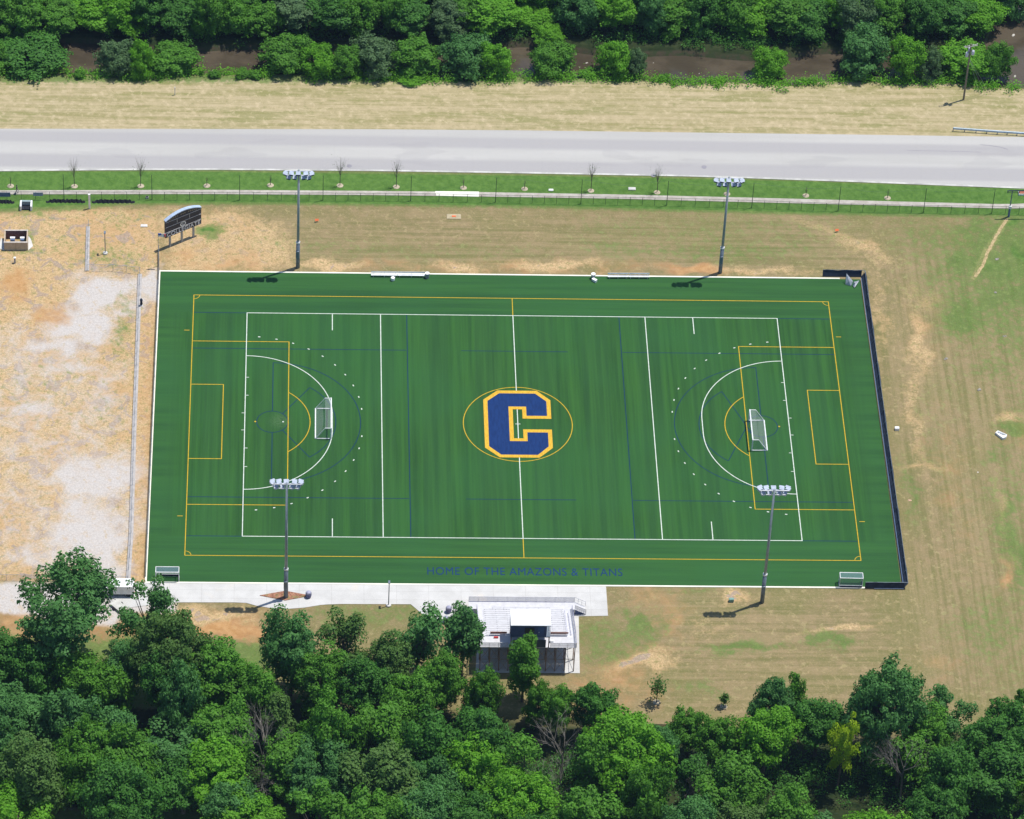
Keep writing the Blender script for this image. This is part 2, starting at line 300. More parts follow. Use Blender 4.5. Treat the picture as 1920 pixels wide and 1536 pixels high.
    st2 = t.math('ADD', t.math('MULTIPLY', t.ramp(stx, 0.50, 0.36), sx), t.math('MULTIPLY', t.ramp(sty, 0.50, 0.36), sy))
    base = t.mix(t.math('MULTIPLY', st2, 0.40), base, (0.135, 0.138, 0.050))
    hc = t.mix(t.ramp(stx, 0.35, 0.62), (0.262, 0.238, 0.108), (0.405, 0.335, 0.205))
    hc = t.mix(t.math('MULTIPLY', t.ramp(mid, 0.45, 0.68), 0.7), hc, (0.45, 0.370, 0.230)); hc = t.mix(t.math('MULTIPLY', t.ramp(t.noise(1.0, (0.05, 0.30, 1), detail=5, rough=0.7), 0.53, 0.62), 0.65), hc, (0.215, 0.215, 0.080)); hc = t.mix(t.math('MULTIPLY', t.ramp(fine, 0.52, 0.7), 0.35), hc, (0.60, 0.49, 0.31))
    base = t.mix(t.math('MULTIPLY', t.ramp(mid2, 0.54, 0.66), 0.55), base, (0.40, 0.315, 0.175)); base = t.mix(t.math('MULTIPLY', t.ramp(t.noise(0.7, detail=6, rough=0.78, rot=(0, 0, 5)), 0.54, 0.64), 0.5), base, (0.150, 0.145, 0.052))
    hc = t.mix(t.math('MULTIPLY', t.ramp(mid2, 0.53, 0.66), 0.5), hc, (0.23, 0.215, 0.095)); hc = t.mix(t.math('MULTIPLY', t.ramp(mid2, 0.47, 0.36), 0.45), hc, (0.56, 0.46, 0.31))
    col = t.mix(hay, base, hc)
    cc = t.mix(t.ramp(mid, 0.35, 0.65), (0.33, 0.180, 0.080), (0.45, 0.275, 0.135)); cc = t.mix(t.math('MULTIPLY', st, 0.4), cc, (0.42, 0.30, 0.18))
    col = t.mix(th(c, blot, 1.3, 0.40), col, cc)
    sc_ = t.mix(t.ramp(fine, 0.36, 0.66), (0.36, 0.250, 0.125), (0.63, 0.455, 0.260))
    sc_ = t.mix(t.math('MULTIPLY', t.ramp(big, 0.45, 0.60), 0.6), sc_, (0.47, 0.295, 0.150)); tuft = t.noise(1.1, detail=5, rough=0.8, rot=(0, 0, 3)); sc_ = t.mix(t.math('MULTIPLY', t.ramp(tuft, 0.53, 0.60), 0.7), sc_, (0.19, 0.19, 0.065)); sc_ = t.mix(t.math('MULTIPLY', t.ramp(mid2, 0.55, 0.66), 0.5), sc_, (0.30, 0.245, 0.115))
    mv = t.mix(t.ramp(fine, 0.35, 0.7), (0.26, 0.205, 0.175), (0.42, 0.33, 0.265))
    sc_ = t.mix(t.math('MULTIPLY', t.math('MULTIPLY', t.ramp(t.noise(0.33, detail=6, rough=0.62, rot=(0, 0, 4), dist=0.8), 0.545, 0.585), 0.8), t.ramp(s, 0.72, 0.79)), sc_, mv)
    col = t.mix(th(s, mid2, 1.7, 0.42), col, sc_)
    gc = t.mix(t.ramp(fine, 0.3, 0.7), (0.40, 0.370, 0.350), (0.56, 0.525, 0.495)); gc = t.mix(t.math('MULTIPLY', t.ramp(mid2, 0.55, 0.66), 0.5), gc, (0.50, 0.36, 0.22))
    col = t.mix(th(w, blot, 1.2, 0.36), col, gc); col = t.mix(t.math('MULTIPLY', th(t.math('SUBTRACT', c, 0.45), mid, 1.1, 0.5), 0.9), col, t.mix(t.ramp(mid2, 0.3, 0.7), (0.36, 0.195, 0.075), (0.50, 0.30, 0.14)))
    gr = t.mix(t.ramp(mid2, 0.3, 0.7), (0.058, 0.132, 0.024), (0.105, 0.200, 0.042)); gr = t.mix(t.math('MULTIPLY', t.ramp(fine, 0.5, 0.75), 0.5), gr, (0.165, 0.235, 0.080))
    col = t.mix(t.math('MULTIPLY', th(g, mid2, 2.1, 0.34), t.math('ADD', 0.70, t.math('MULTIPLY', t.ramp(g, 0.98, 1.2), 0.30))), col, gr)
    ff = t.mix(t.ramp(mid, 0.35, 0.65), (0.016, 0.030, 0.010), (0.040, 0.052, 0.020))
    z = t.n('ShaderNodeSeparateXYZ'); t.l(t.pos(), z.inputs[0])
    bank = t.mix(t.ramp(mid2, 0.4, 0.6), (0.075, 0.062, 0.040), (0.045, 0.060, 0.025))
    ff = t.mix(t.ramp(z.outputs[2], -0.25, -0.7), ff, bank)
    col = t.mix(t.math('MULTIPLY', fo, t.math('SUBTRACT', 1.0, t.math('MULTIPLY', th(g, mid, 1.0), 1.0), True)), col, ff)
    t.out(col); t.bump(t.math('ADD', t.math('MULTIPLY', fine, 0.5), mid), 0.6, 0.12)
    m.materials.append(t.m)
ground()
# ------------------------------------------------------------------ water, road, path, paving
def water():
    t = NT('creek_water', 0.10, 0.5)
    f = t.noise(0.10, (1, 1.5, 1), detail=5, rough=0.65); g = t.noise(0.9, (0.5, 2.2, 1), detail=4)
    c = t.mix(t.ramp(f, 0.4, 0.62), (0.058, 0.047, 0.032), (0.092, 0.074, 0.052)); c = t.mix(t.math('MULTIPLY', t.ramp(g, 0.55, 0.72), 0.4), c, (0.042, 0.032, 0.024))
    t.out(c); t.bump(g, 0.25, 0.05)
    xs = np.linspace(-400, 420, 120); m = MB(); P = [(x, float(bank_near(x)) - 3, WATER) for x in xs]; Q = [(x, float(bank_far(x)) + 3, WATER) for x in xs]
    for i in range(len(xs) - 1): m.poly([P[i], P[i + 1], Q[i + 1], Q[i]])
    struct(m.build('water', t.m))
water()
def road():
    t = NT('worn_concrete_road', 0.85, 0.25)
    f = t.noise(0.05, (0.25, 3, 1), detail=5, rough=0.6); g = t.noise(0.5, (0.3, 1, 1), detail=6, rough=0.7); h = t.noise(6, detail=3)
    z = t.n('ShaderNodeSeparateXYZ'); t.l(t.map((1, 1, 1), (0, 0, 0.004)), z.inputs[0]); y = z.outputs[1]
    lane = t.math('MULTIPLY', t.ramp(y, 65.3, 66.3), t.ramp(y, 70.2, 68.9)); lane2 = t.math('MULTIPLY', t.ramp(y, 72.3, 73.6), t.ramp(y, 76.6, 75.4))
    c = t.mix(t.ramp(f, 0.35, 0.65), (0.400, 0.392, 0.378), (0.445, 0.436, 0.420)); c = t.mix(t.math('MULTIPLY', t.math('MAXIMUM', lane, lane2), 0.85), c, (0.345, 0.334, 0.340))
    c = t.mix(t.math('MULTIPLY', t.ramp(g, 0.52, 0.72), 0.35), c, (0.37, 0.355, 0.335)); c = t.mix(t.math('MULTIPLY', t.ramp(h, 0.5, 0.75), 0.15), c, (0.28, 0.27, 0.26)); pt = t.noise(0.12, (0.5, 1.6, 1), detail=2, rot=(0, 0, .2)); c = t.mix(t.math('MULTIPLY', t.ramp(pt, 0.60, 0.64), 0.22), c, (0.30, 0.29, 0.30)); wv = t.n('ShaderNodeMath', operation='PINGPONG'); t.l(z.outputs[0], wv.inputs[0]); wv.inputs[1].default_value = 3.1; c = t.mix(t.math('MULTIPLY', t.ramp(wv.outputs[0], 0.06, 0.02), 0.10), c, (0.22, 0.21, 0.21)); t.out(c)
    far = [(-109.70, 76.61),(-90.68, 76.84),(-52.48, 77.54),(-23.68, 78.04),(1.38, 78.25),(32.33, 78.26),(63.40, 78.27),(94.59, 78.20),(112.18, 78.17)]
    near = [(-108.81, 64.38),(-90.01, 64.85),(-71.17, 65.48),(-52.25, 65.95),(-23.76, 66.17),(1.01, 66.05),(31.59, 65.74),(43.08, 65.43),(62.22, 64.75),(92.87, 63.46),(110.12, 62.66)]
    far = [(-2500, far[0][1])] + far + [(2500, far[-1][1])]; near = [(-2500, near[0][1])] + near + [(2500, near[-1][1])]
    m = MB(); m.poly([(x, y, 0.07) for x, y in near + far[::-1]]); o = m.build('road', t.m); struct(o)
    e = MB(); e.strip([(x, y + 0.22) for x, y in near], 0.42, 0.078); e.build('road_edge', plain('pale_road_edge', (0.47, 0.47, 0.44), 0.9, 0, 0.25, 0.4), o)
    k = MB()
    for (c0, r, a, b) in (((88.35, 74.78), 0.08, 0, 0), ):
        k.strip([(86.32, 75.81),(87.96, 75.62),(89.86, 75.20),(91.24, 74.54)], 0.14, 0.082); k.strip([(72.71, 73.86),(79.50, 73.85),(86.28, 73.67)], 0.09, 0.082)
    for q in ((26.34, 65.93), (-28.04, 67.51), (35.60, 68.44)): k.lathe((q[0], q[1], 0.081), [(0.5, 0), (0.5, 0.002)], 8)
    k.build('tyre_mark', plain('tyre_mark', (0.26, 0.25, 0.28), 0.9), o)
road()
def path():
    t = NT('pale_path', 0.9, 0.2); f = t.noise(0.8, detail=5); t.out(t.mix(t.ramp(f, 0.35, 0.65), (0.37, 0.335, 0.295), (0.47, 0.44, 0.40)))
    up = [(-95.34, 59.46),(-89.72, 59.57),(-52.14, 60.42),(-23.80, 60.66),(-4.84, 60.68),(18.91, 60.50),(42.70, 60.06),(66.54, 59.54),(86.60, 59.09),(90.45, 59.16),(99.18, 59.92)]
    dn = [(-95.27, 58.36),(-89.66, 58.47),(-52.12, 59.24),(-23.81, 59.48),(-4.87, 59.46),(18.85, 59.31),(42.61, 58.78),(66.43, 58.35),(86.47, 57.90),(90.30, 57.90),(99.01, 58.58)]
    m = MB(); m.poly([(x, y, 0.06) for x, y in dn + up[::-1]]); struct(m.build('path', t.m))
    a, b, c, d = (-12.81, 60.74), (-5.03, 60.76), (-5.07, 59.37), (-12.64, 59.50); m = MB(); m.prism([d, c, b, a], 0.02, 0.10)
    struct(m.build('pavement', plain('fresh_white_concrete', (0.80, 0.78, 0.70), 0.9, 0, 0.06)))
path()
def paving():
    t = NT('slab_concrete', 0.9, 0.2); f = t.noise(0.35, detail=5); g = t.noise(3, detail=4)
    br = t.n('ShaderNodeTexBrick'); br.offset = 0; br.inputs['Color1'].default_value = (1, 1, 1, 1); br.inputs['Color2'].default_value = (0.95, 0.95, 0.95, 1); br.inputs['Mortar'].default_value = (0.80, 0.79, 0.78, 1)
    br.inputs['Scale'].default_value = 1; br.inputs['Mortar Size'].default_value = 0.03; br.inputs['Brick Width'].default_value = 5.2; br.inputs['Row Height'].default_value = 1.9; t.l(t.pos(), br.inputs['Vector'])
    c = t.mix(t.ramp(f, 0.3, 0.7), (0.50, 0.495, 0.485), (0.58, 0.575, 0.565)); c = t.mix(t.math('MULTIPLY', t.ramp(g, 0.55, 0.8), 0.25), c, (0.52, 0.49, 0.45))
    st = t.noise(0.12, detail=3, rot=(0, 0, 1)); c = t.mix(t.math('MULTIPLY', t.ramp(st, 0.6, 0.7), 0.4), c, (0.66, 0.58, 0.48))
    t.out(t.mix(1.0, c, br.outputs[0], 'MULTIPLY'))
    yb = -38.45
    A = [(-65.0, yb), (-59.2, yb), (13.05, yb), (13.06, -45.08), (8.35, -45.25), (8.0, -57.9), (-8.5, -57.9), (-7.77, -46.97), (-15.01, -47.04), (-17.86, -43.59), (-18.53, -42.81), (-29.64, -42.87), (-32.03, -43.01), (-33.05, -43.15), (-35.60, -43.77), (-38.16, -44.04), (-40.71, -43.95), (-43.10, -43.45), (-44.81, -42.79), (-46.69, -42.69), (-56.05, -42.78), (-59.43, -43.30), (-63.65, -44.06), (-66.66, -42.89), (-66.80, -39.27)]
    m = MB(); m.prism(A[::-1], -0.05, 0.06); struct(m.build('pavement', t.m))
    # planting island
    m = MB(); m.prism([(-42.70, -41.14), (-38.60, -42.22), (-34.51, -41.11), (-38.61, -40.06)], 0.05, 0.16)
    mm = NT('red_mulch', 0.95, 0.1); f = mm.noise(3, detail=6, rough=0.8); c = mm.mix(mm.ramp(f, 0.35, 0.62), (0.15, 0.062, 0.040), (0.42, 0.22, 0.14)); h = mm.noise(1.1, detail=3); mm.out(mm.mix(mm.math('MULTIPLY', mm.ramp(h, 0.55, 0.62), 0.5), c, (0.18, 0.2, 0.07)))
    struct(m.build('planting_island', mm.m))
    # concrete strips under the lot fences, gravel trace
    g = MB(); L = [(-63.85, -38.27),(-63.72, -26.97),(-64.04, -1.46),(-64.20, 19.93),(-64.36, 37.44)]; g.strip(L, 0.72, 0.05); g.strip([(-73.50, 38.13),(-73.67, 43.53),(-73.85, 50.00)], 0.7, 0.05)
    g.strip([(-66.83, -38.43),(-63.84, -38.39)], 1.0, 0.054); struct(g.build('pavement', plain('grey_mow_strip', (0.40, 0.38, 0.37), 0.9, 0, 0.15, 1.2)))
paving()

# ------------------------------------------------------------------ the pitch
X0, X1, Y0, Y1 = -60.85, 61.05, -38.15, 38.1
def turf():
    t = NT('artificial_turf', 0.85, 0.25)
    cut = t.noise(1.0, (0.9, 0.02, 1), detail=5, rough=0.65); cut2 = t.noise(1.0, (0.02, 0.6, 1), detail=5, rough=0.65); big = t.noise(0.035, detail=3); sp = t.noise(3.0, detail=5, rough=0.8)
    z = t.n('ShaderNodeSeparateXYZ'); t.l(t.pos(), z.inputs[0]); ax = t.math('ABSOLUTE', z.outputs[0]); ay = t.math('ABSOLUTE', z.outputs[1])
    inner = t.math('MULTIPLY', t.ramp(ay, 27.7, 27.4), t.ramp(ax, 60.9, 55.0))
    strk = t.mix(inner, cut2, cut)
    # seams between the five yard rolls
    wv = t.n('ShaderNodeMath', operation='PINGPONG'); t.l(z.outputs[0], wv.inputs[0]); wv.inputs[1].default_value = 4.572
    roll = t.math('MULTIPLY', t.ramp(wv.outputs[0], 2.28, 2.30), inner)
    c = t.mix(t.ramp(strk, 0.30, 0.70), (0.012, 0.060, 0.011), (0.028, 0.108, 0.016))
    c = t.mix(t.math('MULTIPLY', t.ramp(big, 0.38, 0.65), 0.45), c, (0.022, 0.105, 0.026))
    c = t.mix(t.math('MULTIPLY', t.math('SUBTRACT', 1.0, inner), 0.22), c, (0.024, 0.100, 0.034)); c = t.mix(t.math('MULTIPLY', roll, 0.16), c, (0.02, 0.07, 0.025))
    c = t.mix(t.math('MULTIPLY', t.ramp(sp, 0.45, 0.8), 0.25), c, (0.045, 0.12, 0.045)); v = t.n('ShaderNodeVectorMath', operation='DISTANCE'); t.l(t.pos(), v.inputs[0]); v.inputs[1].default_value = (-39.8, 0.3, 0.04); c = t.mix(t.math('MULTIPLY', t.math('MULTIPLY', t.ramp(v.outputs['Value'], 2.6, 0.2), t.ramp(sp, 0.35, 0.6)), 0.45), c, (0.09, 0.16, 0.075)); t.out(c)
    m = MB(); m.prism([(X0, Y0), (X1, Y0), (X1, Y1), (X0, Y1)], -0.05, 0.04); o = m.build('artificial_turf', t.m); struct(o)
    k = MB(); k.box(((X0 + 57.5) / 2, Y1 + 0.15, 0.045), (57.5 - X0, 0.30, 0.13)); k.box(((X0 + 56) / 2, Y0 - 0.15, 0.045), (56 - X0, 0.30, 0.13)); k.box((X0 - 0.15, (Y0 + Y1) / 2, 0.045), (0.30, Y1 - Y0 + 0.6, 0.132))
    struct(k.build('pitch_kerb', plain('cream_kerb', (0.78, 0.76, 0.66), 0.9, 0, 0.08, 0.4)))
    return o
TURF = turf()
def lines():
    zb, zy, zw = 0.045, 0.055, 0.066; bl, ye, wh = MB(), MB(), MB(); wb, wy, ww = 0.13, 0.135, 0.145
    def H(m, x0, x1, y, w, z): m.strip([(x0, y), (x1, y)], w, z)
    def V(m, x, y0, y1, w, z): m.strip([(x, y0), (x, y1)], w, z + 0.003)
    # blue: lacrosse
    for s in (-1, 1):
        V(bl, s * 18.3, -27.4, 27.4, wb, zb); H(bl, -9.1, 9.1, s * 18.3, wb, zb)
        for q in (-1, 1): H(bl, q * 18.5, q * 54.9, s * 18.3, wb, zb); H(bl, q * 45.8, q * 54.8, s * 27.5, wb, zb)
        cx = s * 41.1; a = 0 if s < 0 else 180
        bl.strip(arc(cx, 0, 2.62, 0, 360)[:-1], wb, zb + 0.005, True); bl.strip(arc(cx, 0, 14.75, a - 90, a + 90), wb, zb + 0.005); bl.strip(arc(cx, 0, 10.6, a - 54, a + 54), wb, zb + 0.005)
        for q in (-1, 1):
            V(bl, cx, q * 2.65, q * 14.75, wb, zb); e = arc(cx, 0, 10.6, a + q * 54, a + q * 54, 1)[0]; i = (cx - s * 1.7, q * 2.0); bl.strip([i, e], wb, zb + 0.007)
    # yellow: football
    x0, x1, y0, y1 = -54.91, 54.97, -32.02, 32.04
    for y in (y0, y1): H(ye, x0 - wy / 2, x1 + wy / 2, y, wy, zy)
    for x in (x0, x1): V(ye, x, y0, y1, wy, zy)
    for s, x in ((1, x0), (-1, x1)):
        for dx, hy in ((16.46, 20.12), (5.49, 9.145)):
            V(ye, x + s * dx, -hy - wy / 2, hy + wy / 2, wy, zy)
            for q in (-1, 1): H(ye, x, x + s * dx, q * hy, wy, zy)
        a = 0 if s > 0 else 180; ye.strip(arc(x + s * 10.97, 0, 9.15, a - 53, a + 53, 30), wy, zy + 0.005)
        for q in (-1, 1):
            H(ye, x - s * 0.55, x - s * 1.45, q * 22.87, wy, zy); cy = q * 32.03; b = {(1, 1): 270, (1, -1): 0, (-1, 1): 180, (-1, -1): 90}[(s, q)]
            ye.strip(arc(x, cy, 1.0, b, b + 90, 10), wy * .8, zy + 0.006)
        ye.lathe((x + s * 10.97, 0, zy), [(0.16, 0), (0.16, 0.004)], 10)
    for q in (-1, 1): V(ye, 0.0, q * 27.5, q * 32.02, wy, zy)
    ye.strip(arc(0, 0, 9.15, 0, 360, 72)[:-1], wy, zy + 0.005, True)
    # white: hockey
    hx, hy = 45.7, 27.5
    for q in (-1, 1): H(wh, -hx - ww / 2, hx + ww / 2, q * hy, ww, zw)
    for s in (-1, 1):
        V(wh, s * hx, -hy, hy, ww, zw); V(wh, s * 22.8, -hy, hy, ww, zw); xc = s * hx; a = 0 if s < 0 else 180; xd = s * (hx - 14.63)
        for q in (-1, 1):
            V(wh, xd, q * 27.4, q * 23.2, ww, zw)
            wh.strip(arc(xc, q * 1.83, 14.63, a, a + (q if s < 0 else -q) * 90, 40), ww, zw + 0.006)
            for yy, d in ((2.1, 1), (6.5, -1), (11.0, -1)): H(wh, xc + (s * d) * 0.1, xc + s * d * 0.55, q * yy, ww * .8, zw)
            for i in range(11):
                th = (4.5 + 8.8 * i); b = R(th); r = 19.6; px, py = xc - s * r * math.cos(b), q * (1.83 + r * math.sin(b)); tx, ty = math.sin(b) * .19, math.cos(b) * .19
                if th < 80 or i < 10: wh.strip([(px + s * tx, py + q * ty), (px - s * tx, py - q * ty)], 0.19, zw)
        V(wh, xd, -1.83, 1.83, ww, zw); wh.lathe((xc - s * 6.4, 0, zw), [(0.14, 0), (0.14, 0.004)], 10)
    V(wh, 0, -hy, hy, ww, zw); H(wh, -0.42, 0.42, 0, ww * .9, zw)
    def paint(n, c, v=0.12): return plain(n, c, 0.85, 0, v, 2.0, 0.2)
    bl.build('blue_line_marking', paint('blue_line', (0.004, 0.030, 0.085)), TURF)
    ye.build('yellow_line_marking', paint('yellow_line', (0.50, 0.33, 0.02)), TURF)
    wh.build('white_line_marking', paint('white_line', (0.56, 0.62, 0.56)), TURF)
    # block letter C over the centre
    O = [(-3.25, 8.28), (3.45, 8.28), (5.67, 5.95), (5.67, 1.33), (0.84, 1.33), (0.84, 3.62), (-0.76, 3.62), (-0.76, -3.55), (0.84, -3.55), (0.84, -1.33), (5.67, -1.33), (5.67, -5.85), (3.35, -8.24), (-3.25, -8.24), (-5.66, -5.9), (-5.66, 5.95)]
    I = [(-2.95, 7.58), (3.14, 7.58), (4.98, 5.65), (4.98, 2.03), (1.52, 2.03), (1.52, 4.30), (-1.46, 4.30), (-1.46, -4.23), (1.52, -4.23), (1.52, -2.06), (4.98, -2.06), (4.98, -5.48), (3.12, -7.56), (-2.98, -7.56), (-4.96, -5.56), (-4.96, 5.65)]
    g = MB(); n = len(O)
    for i in range(n): j = (i + 1) % n; g.poly([(*O[j], 0.082), (*O[i], 0.082), (*I[i], 0.082), (*I[j], 0.082)])
    t = NT('gold_turf', 0.85, 0.2); f = t.noise(1.2, (4, 1, 1), detail=5, rough=0.7); gold = t.out(t.mix(t.ramp(f, 0.35, 0.65), (0.54, 0.30, 0.025), (0.66, 0.42, 0.045)))
    t = NT('blue_turf', 0.85, 0.2); f = t.noise(1.0, (3, .6, 1), detail=5, rough=0.7); blu = t.out(t.mix(t.ramp(f, 0.35, 0.65), (0.004, 0.024, 0.105), (0.007, 0.034, 0.140)))
    g.build('emblem_gold_outline', gold, TURF); b = MB(); b.poly([(x, y, 0.082) for x, y in I[::-1]]); b.build('emblem_blue_letter', blu, TURF)
lines()
def text(body, mat, parent, mw, width, height, name='lettering', ext=0.0, sp=1.0, bold=0.0):
    cu = bpy.data.curves.new(name, 'FONT'); cu.body = body; cu.size = 1; cu.extrude = ext; cu.space_character = sp; cu.offset = bold
    o = bpy.data.objects.new(name, cu); C.objects.link(o); bpy.context.view_layer.update()
    me = bpy.data.meshes.new_from_object(o.evaluated_get(bpy.context.evaluated_depsgraph_get())); bpy.data.objects.remove(o)
    co = np.empty(len(me.vertices) * 3); me.vertices.foreach_get('co', co); co = co.reshape(-1, 3)
    co[:, 0] = (co[:, 0] - co[:, 0].min()) / np.ptp(co[:, 0]) * width; co[:, 1] = (co[:, 1] - co[:, 1].min()) / np.ptp(co[:, 1]) * height
    me.vertices.foreach_set('co', co.ravel()); me.transform(mw); me.materials.clear(); me.materials.append(mat); me.update()
    q = bpy.data.objects.new(name, me); C.objects.link(q); q.parent = parent; return q
text('HOME OF THE AMAZONS & TITANS', plain('blue_letter_turf', (0.006, 0.035, 0.12), 0.85, 0, 0.15, 1, 0.2), TURF, Matrix.Translation((-15.75, -36.05, 0.047)), 31.6, 1.75, 'slogan_lettering', 0, 1.08, 0.0)

def trench():
    L = [(88.94, 55.14),(87.84, 53.07),(86.14, 49.82),(84.36, 45.72),(83.00, 41.95),(81.13, 38.63)]; P = []
    for a, b in zip(L, L[1:]):
        for k in range(8): t = k / 8; P.append((a[0] + (b[0] - a[0]) * t + random.uniform(-.1, .1), a[1] + (b[1] - a[1]) * t))
    t = NT('straw_fill', 0.95, 0.1); f = t.noise(2.0, detail=6, rough=0.8); t.out(t.mix(t.ramp(f, 0.35, 0.65), (0.26, 0.21, 0.10), (0.52, 0.40, 0.22)))
    m = MB(); m.strip(P, .55, .045); struct(m.build('straw_filled_trench', t.m))
trench()
STONE = plain('dull_stone', (0.27, 0.25, 0.22), 0.9, 0, 0.3, 3)
LAMPM = plain('lamp_housing', (0.42, 0.47, 0.57), 0.45, 0.1)
# ------------------------------------------------------------------ floodlight masts
def lamp_parts(root, H, facing):
    s = facing   # +1: lamps look to +y (towards the pitch from the near side), -1 the other way
    m = MB(); m.bar((-2.35, 0, H - .25), (2.35, 0, H - .25), .09, n=4); m.bar((-1.95, 0, H - 1.15), (1.95, 0, H - 1.15), .08, n=4)
    for x in (-.35, .35): m.bar((x, 0, H - 1.25), (x, 0, H - .15), .05, n=4)
    m.build('crossarm', MAT['alu'], root)
    for (z, xs) in ((H - .35, (-2.25, -1.25, -.1, 1.2, 2.2)), (H - 1.25, (-1.7, -.7, .8, 1.7))):
        for x in xs:
            a = -x * 0.22 * s; y = s * .45
            h = MB(); rot = a; cx, cy = x + math.sin(-rot) * .0, y
            h.box((cx, cy, z), (.78, .62, .40), rot); h.box((cx, cy + s * .40, z + .18), (.84, .50, .05), rot)
            h.box((cx, cy - s * .35, z - .05), (.3, .25, .3), rot)
            lm = h.build('floodlight', LAMPM, root, bevel=.03)
            g = MB(); g.box((cx, cy + s * .30, z - .14), (.66, .4, .1), rot); g.build('lens', MAT['glass'], lm)
def mast(x, y, H, facing, label, sleeve):
    r = empty('floodlight_mast', (x, y, 0), 0, label, 'floodlight', 'floodlight masts around the pitch')
    m = MB(); m.bar((0, 0, 0), (0, 0, H), .28, .18, 10); m.build('pole', MAT['galv'], r, True)
    m = MB(); m.bar((0, 0, -.1), (0, 0, sleeve), .36, .33, 10); m.build('base_sleeve', MAT['galvd'], r, True)
    m = MB(); m.bar((0, 0, sleeve), (0, 0, sleeve + .28), .38, .38, 10); m.build('collar', MAT['alu'], r)
    m = MB(); m.box((-.1, -.38, 3.3), (.55, .38, 1.5)); m.build('control_box', MAT['galvd'], r, bevel=.02)
    lamp_parts(r, H, facing); return r
mast(-37.07, 39.66, 21.9, -1, 'tall grey floodlight mast behind the far touchline, nearest the scoreboard', 5.6)
mast(36.61, 39.52, 21.6, -1, 'tall grey floodlight mast behind the far touchline beside the patch of orange clay', 5.6)
mast(38.08, -41.76, 25.1, 1, 'tall grey floodlight mast in dry grass on the near side by a small green box', 6.2)
mast(-38.51, -41.49, 25.3, 1, 'tall grey floodlight mast rising from the red mulch island in the concrete', 6.3)

# small path lights
def path_light(x, y, H, label):
    r = empty('path_light', (x, y, 0), 0, label, 'lamp post', 'short path lights')
    MB().bar((0, 0, 0), (0, 0, H), .085, .07, 8).build('pole', MAT['galvd'], r)
    MB().lathe((0, 0, 0), [(.42, 0), (.42, .22), (.36, .28)], 14).build('base', MAT['conc'], r)
    MB().box((0, .28, H), (.34, .72, .14)).build('lamp_head', MAT['galvd'], r, bevel=.03)
path_light(-22.08, -43.15, 5.05, 'short dark lamp post on a round base at the lower edge of the white concrete')
path_light(-70.55, 42.8, 4.56, 'short dark lamp post on a round base inside the fenced dirt lot')

# flag
f = empty('flagpole', (-61.2, 39.62, 0), 0, 'thin pole with a small flag at the far corner of the pitch under the scoreboard', 'flagpole')
MB().bar((0, 0, 0), (0, 0, 7.5), .05, .035, 6).build('pole', MAT['galv'], f)
def flag_part():
    m = MB(); n = 8
    for i in range(n):
        a, b = i / n * 1.35, (i + 1) / n * 1.35; ya, yb = .09 * math.sin(a * 6), .09 * math.sin(b * 6)
        m.poly([(a, ya, 7.4), (b, yb, 7.4 - .0), (b, yb, 6.65), (a, ya, 6.65)])
    o = m.build('flag', MAT['white'], f); sd_ = o.modifiers.new('s', 'SOLIDIFY'); sd_.thickness = .02
    m = MB(); m.box((.28, .0, 7.22), (.52, .13, .36)); m.build('canton', MAT['blue'], o)
    m = MB()
    for k in range(3): m.box((.95, 0, 6.72 + k * .24), (.72, .14, .1))
    m.build('stripe', MAT['red'], o)
flag_part()

